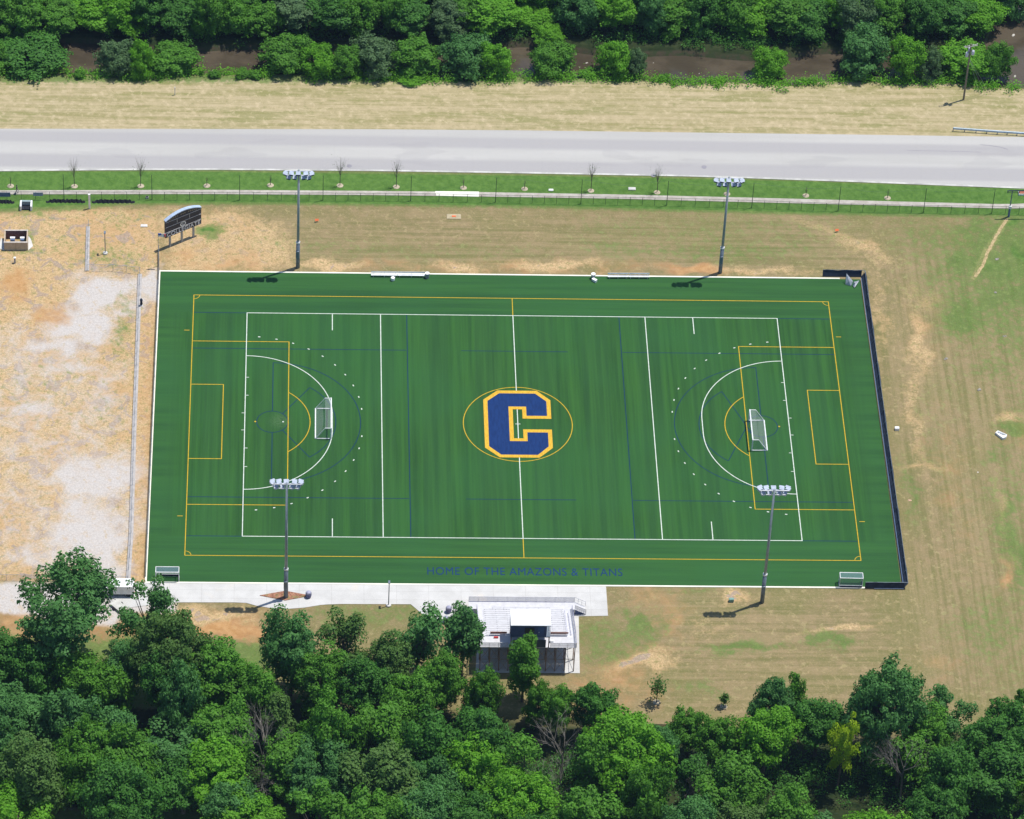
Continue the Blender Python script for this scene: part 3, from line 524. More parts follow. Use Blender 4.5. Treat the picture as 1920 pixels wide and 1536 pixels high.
# ------------------------------------------------------------------ scoreboard
def scoreboard():
    ang = math.atan2(0.55193455, 0.83388744)
    r = empty('scoreboard', (-59.38, 44.87, 0), ang, 'large dark scoreboard with an arched blue top and white COLLEGIATE lettering', 'scoreboard')
    for x in (0, 2.42, 4.82): MB().box((x, 0, 1.6), (.30, .30, 3.2)).build('post', MAT['galv'], r)
    n = 20; pts = [(-1.05, 2.55), (6.3, 2.55)]
    arch = [(6.3 - 7.35 * i / n, 6.25 + .95 * (1 - (2 * i / n - 1) ** 2)) for i in range(n + 1)]
    def slab(pts, y0, y1):
        m = MB(); b = 0; k = len(pts); m.v = [(x, y0, z) for x, z in pts] + [(x, y1, z) for x, z in pts]
        m.f = [tuple(range(k)), tuple(range(2 * k - 1, k - 1, -1))] + [(i, i + k, (i + 1) % k + k, (i + 1) % k) for i in range(k)]; return m
    slab(pts + arch, -.28, -.16 + .2).build('panel', plain('scoreboard_face', (0.022, 0.026, 0.042), 0.5, 0, .2), r)
    m = MB()
    for i in range(n): (a, c), (b, d) = arch[i], arch[i + 1]; m.poly([(a, -.42, c + .0), (a, -.42, c + .16), (b, -.42, d + .16), (b, -.42, d)]); m.poly([(a, -.42, c + .16), (a, .22, c + .16), (b, .22, d + .16), (b, -.42, d + .16)]); m.poly([(a, -.42, c), (b, -.42, d), (b, .22, d), (a, .22, c)])
    m.build('arched_cap', plain('pale_blue_metal', (0.45, 0.55, 0.72), 0.35, .2), r)
    m = MB()
    for z, w in ((3.68, .06), (4.85, .05), (5.98, .04)): m.box((2.62, -.30, z), (7.2, .04, w))
    for x in (1.35, 3.9): m.box((x, -.30, 5.45), (.04, .04, .9))
    m.build('dividing_lines', MAT['alu'], r)
    T = lambda x, z: Matrix.Translation((x, -.31, z)) @ Matrix.Rotation(math.pi / 2, 4, 'X')
    text('COLLEGIATE', plain('pale_letters', (0.66, 0.68, 0.72), .5), r, T(-.75, 2.68), 6.8, .86, 'lettering', .02, 1.05, 0)
    m = MB(); cx, cz = 2.55, 4.27; pts = [(cx + .58 * math.cos(t), cz + .52 * math.sin(t)) for t in np.linspace(0, 2 * math.pi, 25)[:-1]]; inn = [(cx + .40 * math.cos(t), cz + .36 * math.sin(t)) for t in np.linspace(0, 2 * math.pi, 25)[:-1]]
    for i in range(24): j = (i + 1) % 24; m.poly([(pts[i][0], -.315, pts[i][1]), (pts[j][0], -.315, pts[j][1]), (inn[j][0], -.315, inn[j][1]), (inn[i][0], -.315, inn[i][1])])
    m.build('crest_ring', MAT['white'], r); text('C', MAT['white'], r, T(2.37, 4.07), .36, .40, 'crest_letter', .01, 1, 0)
    tg = plain('dull_gold', (0.30, 0.24, 0.16), .6)
    for i in range(15):
        if i in (5, 9): continue
        m = MB()
        x = -.1 + i * .38; z = 6.12 + .95 * (1 - (2 * (x + 1.05) / 7.35 - 1) ** 2) * .55; m.box((x, -.31, z - .02), (.2, .03, .22), 0); m.build('title_mark', tg, r)
scoreboard()

# ------------------------------------------------------------------ goals
def soccer_goal(xf, yc, s, label):
    # xf: mouth line, s: +1 when the net lies on the +x side
    r = empty('football_goal', (xf, yc, 0), 0, label, 'goal', 'full size goals')
    m = MB(); t = .11
    for y in (-3.7, 3.7): m.bar((0, y, 0), (0, y, 2.44), t, n=8)
    m.bar((0, -3.75, 2.44), (0, 3.75, 2.44), t, n=8); m.build('goal_frame', MAT['white'], r)
    m = MB(); m.bar((s * 2.6, -3.7, .08), (s * 2.6, 3.7, .08), .11, n=6)
    for y in (-3.7, 3.7): m.bar((0, y, .08), (s * 2.6, y, .08), .08, n=6); m.bar((0, y, 2.44), (s * 1.0, y, 2.44), .06, n=6); m.bar((s * 1.0, y, 2.44), (s * 2.6, y, .1), .05, n=6)
    m.build('back_frame', MAT['white'], r)
    m = MB(); n = 14
    for y in (-3.7, 3.7): m.poly([(0, y, .1), (0, y, 2.4), (s * 1.0, y, 2.4), (s * 2.55, y, .1)])
    for i in range(n):
        a, b = -3.7 + 7.4 * i / n, -3.7 + 7.4 * (i + 1) / n; sa, sb = .35 * math.sin(math.pi * i / n), .35 * math.sin(math.pi * (i + 1) / n)
        m.poly([(0, a, 2.4), (0, b, 2.4), (s * (1.0), b, 2.35 - sb * .3), (s * 1.0, a, 2.35 - sa * .3)])
        m.poly([(s * 1.0, a, 2.35 - sa * .3), (s * 1.0, b, 2.35 - sb * .3), (s * (1.6 - sb), b, 1.2), (s * (1.6 - sa), a, 1.2)])
        m.poly([(s * (1.6 - sa), a, 1.2), (s * (1.6 - sb), b, 1.2), (s * 2.5, b, .1), (s * 2.5, a, .1)])
    m.build('net', MAT['net'], r)
soccer_goal(-31.3, -.35, -1, 'white football goal standing on the left hockey semicircle, net towards the left')
soccer_goal(38.95, -2.25, 1, 'white football goal standing near the right penalty arc, net towards the right')
def hockey_goal(x, y, s, label, rz=0):
    r = empty('hockey_goal', (x, y, 0), rz, label, 'hockey goal', 'small hockey goals parked by the near touchline')
    d = 1.25; yf, yb = s * d / 2, -s * d / 2
    m = MB()
    for q in (-1.85, 1.85): m.bar((q, yf, 0), (q, yf, 2.14), .06, n=6); m.bar((q, yb, 0), (q, yb, 2.14), .04, n=6); m.bar((q, yf, 2.14), (q, yb, 2.14), .055, n=6); m.bar((q, yf, .05), (q, yb, .05), .05, n=6)
    m.bar((-1.85, yf, 2.14), (1.85, yf, 2.14), .07, n=6); m.bar((-1.85, yb, 2.14), (1.85, yb, 2.14), .06, n=6); m.build('goal_frame', MAT['white'], r)
    m = MB(); m.box((0, yb, .24), (3.7, .06, .44)); m.box((-1.82, 0, .24), (.05, 1.2, .44)); m.box((1.82, 0, .24), (.05, 1.2, .44)); m.build('backboard', MAT['navy'], r)
    m = MB(); m.box((0, yb, .49), (3.72, .10, .06)); m.box((0, yb, .05), (3.72, .12, .06)); m.build('board_rail', MAT['white'], r)
    m = MB(); m.poly([(-1.85, yb, .5), (1.85, yb, .5), (1.85, yb, 2.1), (-1.85, yb, 2.1)]); m.poly([(-1.85, yf, 2.12), (1.85, yf, 2.12), (1.85, yb, 2.12), (-1.85, yb, 2.12)])
    for q in (-1.83, 1.83): m.poly([(q, yf, .5), (q, yb, .5), (q, yb, 2.1), (q, yf, 2.1)])
    m.build('net', netm2, r)
netm2 = netmat('dark_hockey_net', (0.16, 0.24, 0.30), 0.40)
hockey_goal(52.75, -37.6, 1, 'small hockey goal by the windscreen corner at the right end of the near touchline', -.02)
hockey_goal(-57.55, -37.45, -1, 'small hockey goal at the left end of the near touchline, half behind a treetop', 0)

# ------------------------------------------------------------------ team benches and bits by the far touchline
def bench(x, y, L, rz, label):
    r = empty('team_bench', (x, y, 0), rz, label, 'bench', 'aluminium team benches')
    MB().box((0, 0, .45), (L, .42, .06)).build('seat', MAT['alu'], r)
    MB().box((0, .24, .86), (L, .05, .28)).build('backrest', MAT['alu'], r)
    n = 3
    for i in range(n):
        q = -L / 2 + .35 + i * (L - .7) / (n - 1); m = MB(); m.box((q, 0, .21), (.07, .36, .42)); m.box((q, .22, .5), (.06, .06, 1.0)); m.build('leg', MAT['alu'], r)
b1, b2, b3 = (-24.38, 37.34), (-19.75, 37.35), (-14.97, 37.36)
c1, c2, c3 = (16.80, 37.61), (20.44, 37.67), (24.16, 37.69)
for (p, q, lb) in ((b1, b2, 'long aluminium bench, left half of the pair with a white water cooler in front'), (b2, b3, 'long aluminium bench with a trash can at its right end'), (c1, c2, 'short aluminium bench beside the lone trash can, left of its pair'), (c2, c3, 'short aluminium bench nearest the clay patch, right of its pair')):
    L = math.dist(p, q) - .06; bench((p[0] + q[0]) / 2, (p[1] + q[1]) / 2 + .1, L, math.atan2(q[1] - p[1], q[0] - p[0]), lb)
def can(p, lb, h=1.0, r_=.36):
    r = empty('trash_can', (*p, 0), 0, lb, 'trash can', 'trash cans')
    MB().lathe((0, 0, 0), [(r_ * .85, 0), (r_, h * .5), (r_, h), (r_ * .82, h), (r_ * .8, h * .6)], 16).build('barrel', MAT['grey'], r)
    MB().lathe((0, 0, h), [(r_ * .8, .0), (r_ * 1.1, .0), (r_ * 1.1, .1), (r_ * .8, .1)], 16).build('rim', MAT['white'], r)
can((-14.61, 37.29), 'open trash can at the right end of the long benches'); can((14.29, 37.57), 'open trash can standing alone between the two pairs of benches')
def cooler(p, lb, name='water_cooler', s=.3):
    r = empty(name, (*p, 0), .5, lb, 'cooler'); MB().lathe((0, 0, 0), [(s * .9, 0), (s, .1), (s, .55), (s * .9, .6)], 14).build('tank', MAT['white'], r, True); MB().lathe((0, 0, .6), [(s * 1.05, 0), (s * 1.05, .08), (s * .5, .12)], 14).build('lid', MAT['white'], r)
cooler((-20.59, 36.48), 'round white water cooler on the turf in front of the long benches', s=.34)
def ice(p):
    r = empty('ice_chest', (*p, 0.04), -.7, 'white ice chest on the turf by the lone trash can', 'cooler'); MB().box((0, 0, .22), (.85, .48, .44)).build('chest', MAT['white'], r, bevel=.03); MB().box((0, 0, .48), (.9, .52, .08)).build('lid', MAT['white'], r, bevel=.02)
ice((14.48, 36.79))

# ------------------------------------------------------------------ fences
def chainlink(name, pts, h, sp, mat, postm, lb, cat='fence', rail=True, pr=.035, mesh_off=0):
    r = empty(name, (0, 0, 0), 0, lb, cat); m = MB(); rl = MB(); posts = []
    for i in range(len(pts) - 1):
        a, b = Vector(pts[i]), Vector(pts[i + 1]); L = (b - a).length; n = max(1, round(L / sp))
        m.poly([(a.x, a.y, .04), (b.x, b.y, .04), (b.x, b.y, h), (a.x, a.y, h)]); rl.bar((a.x, a.y, h), (b.x, b.y, h), pr * .8, n=5)
        for k in range(n + (1 if i == len(pts) - 2 else 0)): posts.append(a.lerp(b, k / n))
    m.build('mesh', mat, r)
    if rail: rl.build('top_rail', postm, r)
    src = None
    for p in posts[:100]:
        if src is None: src = MB().bar((0, 0, -.1), (0, 0, h + .05), pr, n=5).build('post', postm, r); src.location = (p.x, p.y, 0)
        else: c = src.copy(); C.objects.link(c); c.parent = r; c.location = (p.x, p.y, 0)
    return r
RF = [(-93.33, 57.15),(-78.36, 57.35),(-62.89, 57.57),(-47.43, 57.71),(-32.74, 57.91),(-17.20, 58.05),(-2.17, 57.89),(12.99, 57.73),(28.27, 57.64),(43.41, 57.26),(58.79, 56.66),(74.03, 56.42),(86.26, 56.42),(98.24, 56.20)]
chainlink('chain_link_fence', RF, 1.75, 2.33, MAT['linkb'], MAT['dgreen'], 'long dark chain link fence between the path and the dry grass behind the pitch')
def ballnet():
    r = empty('ball_stop_net', (0, 0, 0), 0, 'row of tall thin poles with sagging net cables along the roadside fence', 'ball net')
    P = RF[1:-1]; src = None
    for p in P:
        if src is None: src = MB().bar((0, 0, 0), (0, 0, 5.6), .06, .045, 6).build('tall_post', MAT['dgreen'], r); src.location = (p[0], p[1] + .12, 0)
        else: c = src.copy(); C.objects.link(c); c.parent = r; c.location = (p[0], p[1] + .12, 0)
    for i in range(len(P) - 1):
        a, b = P[i], P[i + 1]; m = MB(); prev = None; sag = 0.9 if i >= 5 else 0.35; n = 12
        top = 5.5 if i >= 5 else 1.9
        for k in range(n + 1):
            t = k / n; z = top - sag * (4 * t * (1 - t)) * (.8 + .4 * math.sin(i * 2 + t * 5)); q = (a[0] + (b[0] - a[0]) * t, a[1] + (b[1] - a[1]) * t + .12 + .15 * math.sin(t * 9 + i), z)
            if prev: m.bar(prev, q, .018 if i >= 5 else .012, n=3)
            prev = q
        m.build('cable', MAT['dgreen'], r)
        m = MB(); m.poly([(a[0], a[1] + .12, 1.8), (b[0], b[1] + .12, 1.8), (b[0], b[1] + .12, top - sag * .6), (a[0], a[1] + .12, top - sag * .6)])
        if i >= 5: m.build('netting', MAT['ballnet'], r)
ballnet()
# banners hung on the fence, fallen black silt fabric
def banner(u0, u1, z0, z1, mat, lb, dy=-.09):
    a, b = u0, u1; r = MB(); r.poly([(a[0], a[1] + dy, z0), (b[0], b[1] + dy, z0), (b[0], b[1] + dy, z1), (a[0], a[1] + dy, z1)])
    o = r.build('fence_banner', mat); q = o.modifiers.new('s', 'SOLIDIFY'); q.thickness = .03; tag(o, lb, 'banner', 'banners on the roadside fence')
banner((-91.93, 57.15), (-87.72, 57.20), .65, 1.62, MAT['blueg'], 'blue banner at the far left end of the roadside fence')
banner((-83.74, 57.27), (-82.01, 57.29), .85, 1.62, plain('pale_blue_grey_panel', (0.22, 0.27, 0.38), .6), 'small square grey blue banner on the roadside fence above the white box')
def silt(pts, h, lb):
    m = MB(); n = 26; P = [Vector(p) for p in pts]; prev = None
    for k in range(n + 1):
        t = k / n; p = P[0].lerp(P[1], t); hh = h * (.55 + .45 * abs(math.sin(k * 1.7))) * min(1, 6 * t, 6 * (1 - t) + .2); y = p.y - .25 - .25 * math.sin(k * 1.1) ** 2
        cur = ((p.x, y, .02), (p.x, y + .45, .06), (p.x, y + .3, hh + .1))
        if prev: m.poly([prev[0], cur[0], cur[1], prev[1]]); m.poly([prev[0], cur[0], cur[2], prev[2]])
        prev = cur
    o = m.build('silt_fence', MAT['black']); q = o.modifiers.new('s', 'SOLIDIFY'); q.thickness = .03; tag(o, lb, 'silt fence', 'slumped black silt fabric')
silt(((-92.34, 56.29), (-87.02, 56.39)), .55, 'slumped black silt fabric at the far left, under the blue banner')
silt(((-81.52, 56.71), (-74.59, 56.77)), .6, 'slumped black silt fabric left of the white post'); silt(((-73.47, 56.79), (-65.87, 56.85)), .6, 'slumped black silt fabric right of the white post')
o = MB(); o.box((0, 0, 1.6), (.34, .22, 3.2)); p = (-73.77, 54.95); q = o.build('marker_post', MAT['white']); q.location = (*p, 0); q.data.materials[0] = MAT['white']; q.modifiers.new('b', 'BEVEL').width = .03
cap = MB(); cap.box((0, 0, 3.22), (.40, .28, .06)); cap.build('cap', MAT['white'], q); tag(q, 'tall white post at the dirt edge between two black silt fabrics', 'post')

# grey chain link around the dirt lot
LOT = [(-73.76, 50.15),(-73.50, 38.13),(-69.03, 38.14),(-64.36, 37.51),(-64.20, 19.93),(-64.04, -1.46),(-63.72, -26.97),(-63.85, -38.27)]
chainlink('chain_link_fence', LOT, 1.5, 3.0, netmat('grey_chain_link', (0.33, 0.33, 0.36), .16), MAT['galv'], 'grey chain link fence with a bend on a concrete strip enclosing the dirt lot')
chainlink('chain_link_fence', [(-89.42, -38.06),(-74.09, -38.02),(-63.85, -38.27)], 1.3, 3.0, netmat('grey_chain_link_b', (0.30, 0.29, 0.28), .2), MAT['galv'], 'grey chain link fence between the dirt lot and the gravel drive')
LF = [(-61.27, 43.75),(-61.05, 37.78),(-61.04, 19.98),(-61.03, -1.42),(-61.01, -20.68),(-61.03, -37.03)]
fl = chainlink('chain_link_fence', LF, 1.2, 3.2, netmat('brown_grey_mesh', (0.13, 0.12, 0.12), .75), MAT['galvd'], 'low dark mesh fence running right along the left end of the pitch')
chainlink('chain_link_fence', [(-73.14, -59.26),(-63.13, -59.40),(-39.70, -61.51),(-19.63, -63.07)], 1.3, 3, MAT['linkb'], MAT['dgreen'], 'dark green fence at the edge of the near wood on the left')
chainlink('chain_link_fence', [(0.30, -68.30),(19.02, -69.75),(24.44, -69.93)], 1.0, 3, netmat('green_mesh', (0.02, 0.06, 0.04), .7), MAT['dgreen'], 'dark green fence at the edge of the near wood below the lone young tree')
# hanging bundle on the lot fence
g = empty('hanging_bundle', (*(-63.86, 29.17), 0), 0, 'dark cloth bundle tied to the lot fence beside the grey gravel', 'bundle')
MB().lathe((0, 0, .1), [(.16, 0), (.24, .3), (.2, .8), (.26, 1.2), (.1, 1.5)], 9).build('cloth', MAT['navy'], g, True); MB().lathe((0, 0, 0), [(.3, 0), (.26, .16)], 9).build('sandbag', MAT['white'], g)

# dark windscreen fence around the right end
def windscreen():
    r = empty('windscreen_fence', (0, 0, 0), 0, 'black fabric windscreen fence wrapping the right end of the pitch', 'fence')
    m = MB(); pts = [(54.5, 38.75), (61.35, 38.75), (61.35, 0), (61.35, -38.5), (55.0, -38.5)]
    def panel(a, b, lean, h, n):
        prev = None
        for k in range(n + 1):
            t = k / n; x = a[0] + (b[0] - a[0]) * t; y = a[1] + (b[1] - a[1]) * t; w = .10 * math.sin(k * .9) + .06 * math.sin(k * 2.3); lx, ly = lean[0] * (1 + w), lean[1] * (1 + w); hh = h * (1 + .08 * math.sin(k * 1.3))
            cur = ((x - lx * .15, y - ly * .15, .05), (x + lx * .5 + w * .5 * (lean[0] > 0), y + ly * .5, hh * .55), (x + lx, y + ly, hh))
            if prev:
                m.poly([prev[0], cur[0], cur[1], prev[1]]); m.poly([prev[1], cur[1], cur[2], prev[2]])
            prev = cur
    panel(pts[0], pts[1], (0, .25), 1.35, 10); panel(pts[1], pts[3], (.62, 0), 1.25, 46); panel(pts[3], pts[4], (0, .12), 1.4, 8)
    o = m.build('fabric', MAT['navy'], r); q = o.modifiers.new('s', 'SOLIDIFY'); q.thickness = .03
    for (a, b) in (((54.5, 39.02, 1.38), (61.9, 39.0, 1.38)), ((61.9, 39.0, 1.32), (61.95, -38.4, 1.32)), ((61.9, -38.4, 1.44), (55.0, -38.4, 1.44))): MB().bar(a, b, .04, n=5).build('top_rail', MAT['galvd'], r)
    MB().bar((61.20, 38, .42), (61.30, -37.8, .42), .07, n=5).build('mid_rail', MAT['blueg'], r); MB().bar((56.5, -38.62, .25), (61.3, -38.62, .25), .05, n=5).build('mid_rail', MAT['blueg'], r)
    src = None
    for k in range(27):
        y = 38.7 - k * 77.2 / 26
        if not src: src = MB().bar((0, 0, 0), (.5, 0, 1.4), .045, n=5).build('post', MAT['galvd'], r); src.location = (61.3, y, 0)
        else: c = src.copy(); C.objects.link(c); c.parent = r; c.location = (61.3, y, 0)
windscreen()
def torn():
    r = empty('torn_screen_panel', (*(59.37, 36.55), 0), 0, 'crumpled pale grey screen panel flapping at the far right corner of the pitch', 'torn panel')
    fm = plain('pale_grey_fabric', (0.50, 0.52, 0.58), .8, 0, .25, 2)
    for nm, T in (('left_flap', [(-1.0, .1, .1), (-.9, .9, 1.9), (.25, .0, .9), (-.1, -.3, .1)]), ('right_flap', [(.2, -.1, .1), (.35, -.25, 1.0), (1.35, .25, .9), (.5, -.9, .25)])):
        m = MB(); a, b, c, d = [Vector(q) for q in T]; ctr = (a + b + c + d) / 4 + Vector((0, -.12, .08))
        for u, v in ((a, b), (b, c), (c, d), (d, a)): m.poly([u, v, ctr])
        o = m.build('fabric_flap', fm, r); q = o.modifiers.new('s', 'SOLIDIFY'); q.thickness = .03
    MB().bar((-.9, .9, 0), (-.9, .9, 1.95), .05, n=6).build('post', MAT['galvd'], r)
torn()

# ------------------------------------------------------------------ brick enclosure, box, posts on the left
def enclosure():
    A, B = (-88.09, 43.35), (-84.02, 43.42); L = math.dist(A, B); r = empty('equipment_enclosure', (*A, 0), math.atan2(B[1] - A[1], B[0] - A[0]), 'roofless tan and purple block enclosure with two pale machines inside', 'enclosure')
    D, H, t = 3.3, 1.75, .2
    MB().box((L / 2, t / 2, H / 2), (L, t, H)).build('front_wall', MAT['tan'], r); MB().box((L / 2, D, H / 2), (L, t, H)).build('back_wall', MAT['brick'], r)
    for x in (t / 2, L - t / 2): MB().box((x, D / 2 + .05, H / 2), (t, D - t - .1, H - .01)).build('side_wall', MAT['tan'], r)
    pc = plain('pale_cap', (0.55, 0.5, 0.45), .9)
    for y in (t / 2, D): MB().box((L / 2, y, H + .03), (L + .06, t + .06, .06)).build('wall_cap', pc, r)
    m = MB(); m.box((L / 2, .08, H / 2), (.05, .2, H * .96)); m.build('gate_gap', MAT['brown'], r)
enclosure()
for i, (u, lb) in enumerate((((-86.70, 45.02), 'left of two pale topped machines inside the roofless block enclosure'), ((-85.03, 45.05), 'right of two pale topped machines inside the roofless block enclosure'))):
    r = empty('pump_unit', (*u, 0), 0, lb, 'machine', 'machines in the enclosure'); MB().box((0, 0, .62), (.75 - .1 * i, .7, 1.2)).build('cabinet', MAT['blueg'], r, bevel=.03); MB().box((0, .25, 1.28), (.85 - .1 * i, .45, .1)).build('top_plate', MAT['white'], r)
m = MB(); m.prism([(-89.13, 43.84),(-88.08, 43.28),(-88.20, 45.43),(-88.82, 46.71)], 0, .09); m.prism([(-83.93, 43.35),(-83.16, 44.51),(-83.62, 46.37),(-84.12, 47.22)], 0, .09); o = m.build('pavement', MAT['conc']); struct(o)
def headwall():
    r = empty('drain_headwall', (*(-84.87, 54.60), 0), 0, 'small white sided box with a dark opening in the green verge under the fence', 'drain')
    MB().box((0, 1.0, .5), (1.5, .3, 1.0)).build('back_slab', plain('grey_slab', (0.3, 0.36, 0.36), .8), r)
    for s in (-1, 1): MB().box((s * .92, .35, .5), (.3, 1.7, 1.0)).build('side_wall', MAT['white'], r)
    MB().box((0, .3, .10), (1.5, 1.2, .2)).build('opening', MAT['black'], r); MB().box((0, .95, 1.03), (1.5, .4, .08)).build('cover', plain('teal_grey', (0.28, 0.36, 0.38), .7), r)  # solid black slab stands for the dark inside of the opening
headwall()
def post(p, h, w, lb, mat, name='post', cap=None):
    r = empty(name, (*p, 0), 0, lb, 'post'); MB().box((0, 0, h / 2), (w, w, h)).build('shaft', mat, r, bevel=.02); MB().box((0, 0, h + .04), (w * 1.3, w * 1.3, .08)).build('cap', cap or mat, r)
post((-86.06, 40.04), 1.15, .3, 'short grey post below the roofless enclosure', MAT['grey'], 'bollard', MAT['white'])
post((-59.63, 87.32), 1.7, .14, 'thin pale stake standing in the hay verge near the creek', MAT['conc'], 'stake')

# ------------------------------------------------------------------ people
def person(name, p, h, rz, lb, shirt, pants, stride=.25):
    V = [(0, 0, .52), (0, 0, .66), (0, .01, .80), (0, 0, .865), (0, -.01, .935),
         (.075, 0, .50), (.09, -stride * .5, .28), (.09, -stride * .25, .03), (.09, -stride * .25 - .08, .012),
         (-.075, 0, .50), (-.09, stride * .35, .27), (-.09, stride * .75, .04), (-.09, stride * .75 - .08, .015),
         (.12, 0, .80), (.155, .06, .63), (.15, -.03, .50), (-.12, 0, .80), (-.155, -.06, .63), (-.15, -.14, .52)]
    E_ = [(0, 1), (1, 2), (2, 3), (3, 4), (0, 5), (5, 6), (6, 7), (7, 8), (0, 9), (9, 10), (10, 11), (11, 12), (2, 13), (13, 14), (14, 15), (2, 16), (16, 17), (17, 18)]
    Rr = [.085, .078, .09, .035, .065, .062, .042, .028, .022, .062, .042, .028, .022, .045, .032, .024, .045, .032, .024]
    me = bpy.data.meshes.new(name); me.from_pydata([tuple(c * h for c in v) for v in V], E_, []); o = bpy.data.objects.new(name, me); C.objects.link(o)
    o.modifiers.new('skin', 'SKIN'); sk = me.skin_vertices[0].data
    for i, q in enumerate(Rr): sk[i].radius = (q * h, q * h * (.75 if i < 3 else 1))
    sk[0].use_root = True; sb = o.modifiers.new('sub', 'SUBSURF'); sb.levels = 2; sb.render_levels = 2
    bpy.context.view_layer.update(); m2 = bpy.data.meshes.new_from_object(o.evaluated_get(bpy.context.evaluated_depsgraph_get())); o.modifiers.clear(); o.data = m2
    m2.materials.clear()
    for mt in (shirt, pants, MAT['skin'], MAT['dark']): m2.materials.append(mt)
    for f_ in m2.polygons:
        c = f_.center; z = c.z / h; f_.material_index = 2 if z > .855 else (0 if z > .54 else (1 if z > .06 else 3))
        if abs(c.x) > .12 * h and z < .7: f_.material_index = 2
    o.location = (*p, .06); o.rotation_euler = (0, 0, rz); tag(o, lb, 'person')
    hm = MB(); hm.lathe((0, .012 * h, .93 * h), [(.065 * h, 0), (.068 * h, .02 * h), (.05 * h, .06 * h), (.01 * h, .075 * h)], 10); hm.build('hair', MAT['dark'], o, True)
person('person', (-86.68, 58.82), 1.85, 1.6, 'person in a dark top walking along the pale path at the far left', plain('dark_shirt', (0.02, 0.025, 0.05), .9), plain('pale_trousers', (0.35, 0.33, 0.42), .9))

# ------------------------------------------------------------------ right side: mast arm pole, guardrail, utility pole
def boompole():
    p = (89.19, 55.66); r = empty('mast_arm_pole', (*p, 0), 0, 'dark pole with a long horizontal arm at the right end of the roadside fence', 'pole')
    MB().bar((0, 0, 0), (0, 0, 5.9), .12, .09, 8).build('pole', MAT['galvd'], r); MB().bar((0, 0, 0), (0, 0, 1.7), .2, n=8).build('base_sleeve', MAT['blueg'], r)
    m = MB(); m.bar((-.9, 0, 5.95), (9, .4, 5.95), .11, n=6); m.bar((-.8, 0, 5.55), (1.3, 0, 5.55), .05, n=5); m.bar((-.8, 0, 5.45), (-.8, 0, 6.0), .07, n=5); m.bar((1.2, 0, 5.4), (1.2, 0, 6.0), .06, n=5); m.build('arm', MAT['navy'], r)
    MB().box((.0, -.1, 2.3), (.5, .3, .5)).build('bracket', MAT['white'], r)
boompole()
def guardrail():
    P = [(81.76, 79.64),(85.92, 79.26),(89.78, 78.88),(95.11, 78.44),(101.40, 77.96)]; r = empty('guardrail', (*P[0], 0), 0, 'blue grey steel guardrail along the far edge of the road at the right', 'guardrail')
    m = MB(); o0 = Vector((*P[0], 0))
    for a, b in zip(P, P[1:]):
        a = Vector((*a, 0)) - o0; b = Vector((*b, 0)) - o0
        m.poly([a + Vector((0, 0, .45)), b + Vector((0, 0, .45)), b + Vector((0, .06, .6)), a + Vector((0, .06, .6))]); m.poly([a + Vector((0, .06, .6)), b + Vector((0, .06, .6)), b + Vector((0, 0, .8)), a + Vector((0, 0, .8))]); m.poly([a + Vector((0, 0, .8)), b + Vector((0, 0, .8)), b + Vector((0, .18, .82)), a + Vector((0, .18, .82))])
        n = max(1, round((b - a).length / 2))
        for k in range(n): q = a.lerp(b, k / n); MB().box((q.x, q.y + .12, .38), (.12, .16, .76)).build('post', MAT['galvd'], r)
    o = m.build('rail', plain('blue_galvanised', (0.38, 0.47, 0.55), .45, .3), r); q = o.modifiers.new('s', 'SOLIDIFY'); q.thickness = .03
guardrail()
def utility():
    r = empty('utility_pole', (84.66, 88.95, 0), 0, 'wooden utility pole with crossarms and three grey transformers in front of the creekside trees', 'utility pole')
    MB().bar((0, 0, 0), (0, 0, 12.9), .19, .13, 8).build('pole', MAT['wood'], r)
    m = MB(); d = Vector((.95, .3, 0)).normalized() * 1.3; pd = Vector((-d.y, d.x, 0)).normalized() * .16
    for s in (-1, 1): m.bar(-d + pd * s + Vector((0, 0, 12.4)), d + pd * s + Vector((0, 0, 12.4)), .065, n=4)
    m.build('crossarm', plain('bleached_wood', (0.42, 0.42, 0.38), .9), r)
    for k in (-.9, -.3, .35, .95):
        q = d * k; MB().lathe((q.x, q.y, 12.45), [(.05, 0), (.08, .12), (.05, .26)], 8).build('insulator', MAT['white'], r)
    for (x, y, z) in ((-.55, -.15, 10.1), (.5, -.1, 10.5), (-.1, .35, 10.8)):
        MB().lathe((x, y, z), [(.26, 0), (.29, .1), (.29, .85), (.22, .98)], 12).build('transformer', plain('pale_grey_transformer', (0.48, 0.50, 0.58), .4), r, True)
    w = MB()
    for k in (3.2, 4.3, 5.2): w.bar((0, 0, 9.5), (k, 1.6, 0), .02, n=3)
    w.build('guy_wire', MAT['galv'], r)
utility()

# ------------------------------------------------------------------ small things on the ground
def flagmark(p, lb, board=None):
    if board:
        r = empty('marked_hatch', (*p, 0), 0, lb, 'hatch'); MB().box((0, 0, .04), (2.5, 1.3, .08)).build('board', plain('tan_board', (0.40, 0.34, 0.22), .9), r); MB().box((0, 0, .12), (.7, .35, .06)).build('orange_marker', MAT['orange'], r)
    else:
        r = empty('marker_flag', (*p, 0), .3, lb, 'marker', 'orange survey markers'); m = MB(); m.poly([(-.35, 0, .35), (.3, 0, .3), (.35, .25, .55), (-.3, .3, .6)]); o = m.build('flag', MAT['orange'], r); q = o.modifiers.new('s', 'SOLIDIFY'); q.thickness = .03; MB().bar((0, 0, 0), (0, .15, .5), .02, n=4).build('wire', MAT['dark'], r)
flagmark((-33.76, 51.89), 'orange marker on the mown dry grass right of the left far mast'); flagmark((58.10, 50.78), 'orange marker on the dry grass beyond the far right corner'); flagmark((-9.63, 53.86), 'tan hatch board with an orange mark lying behind the pitch', True)
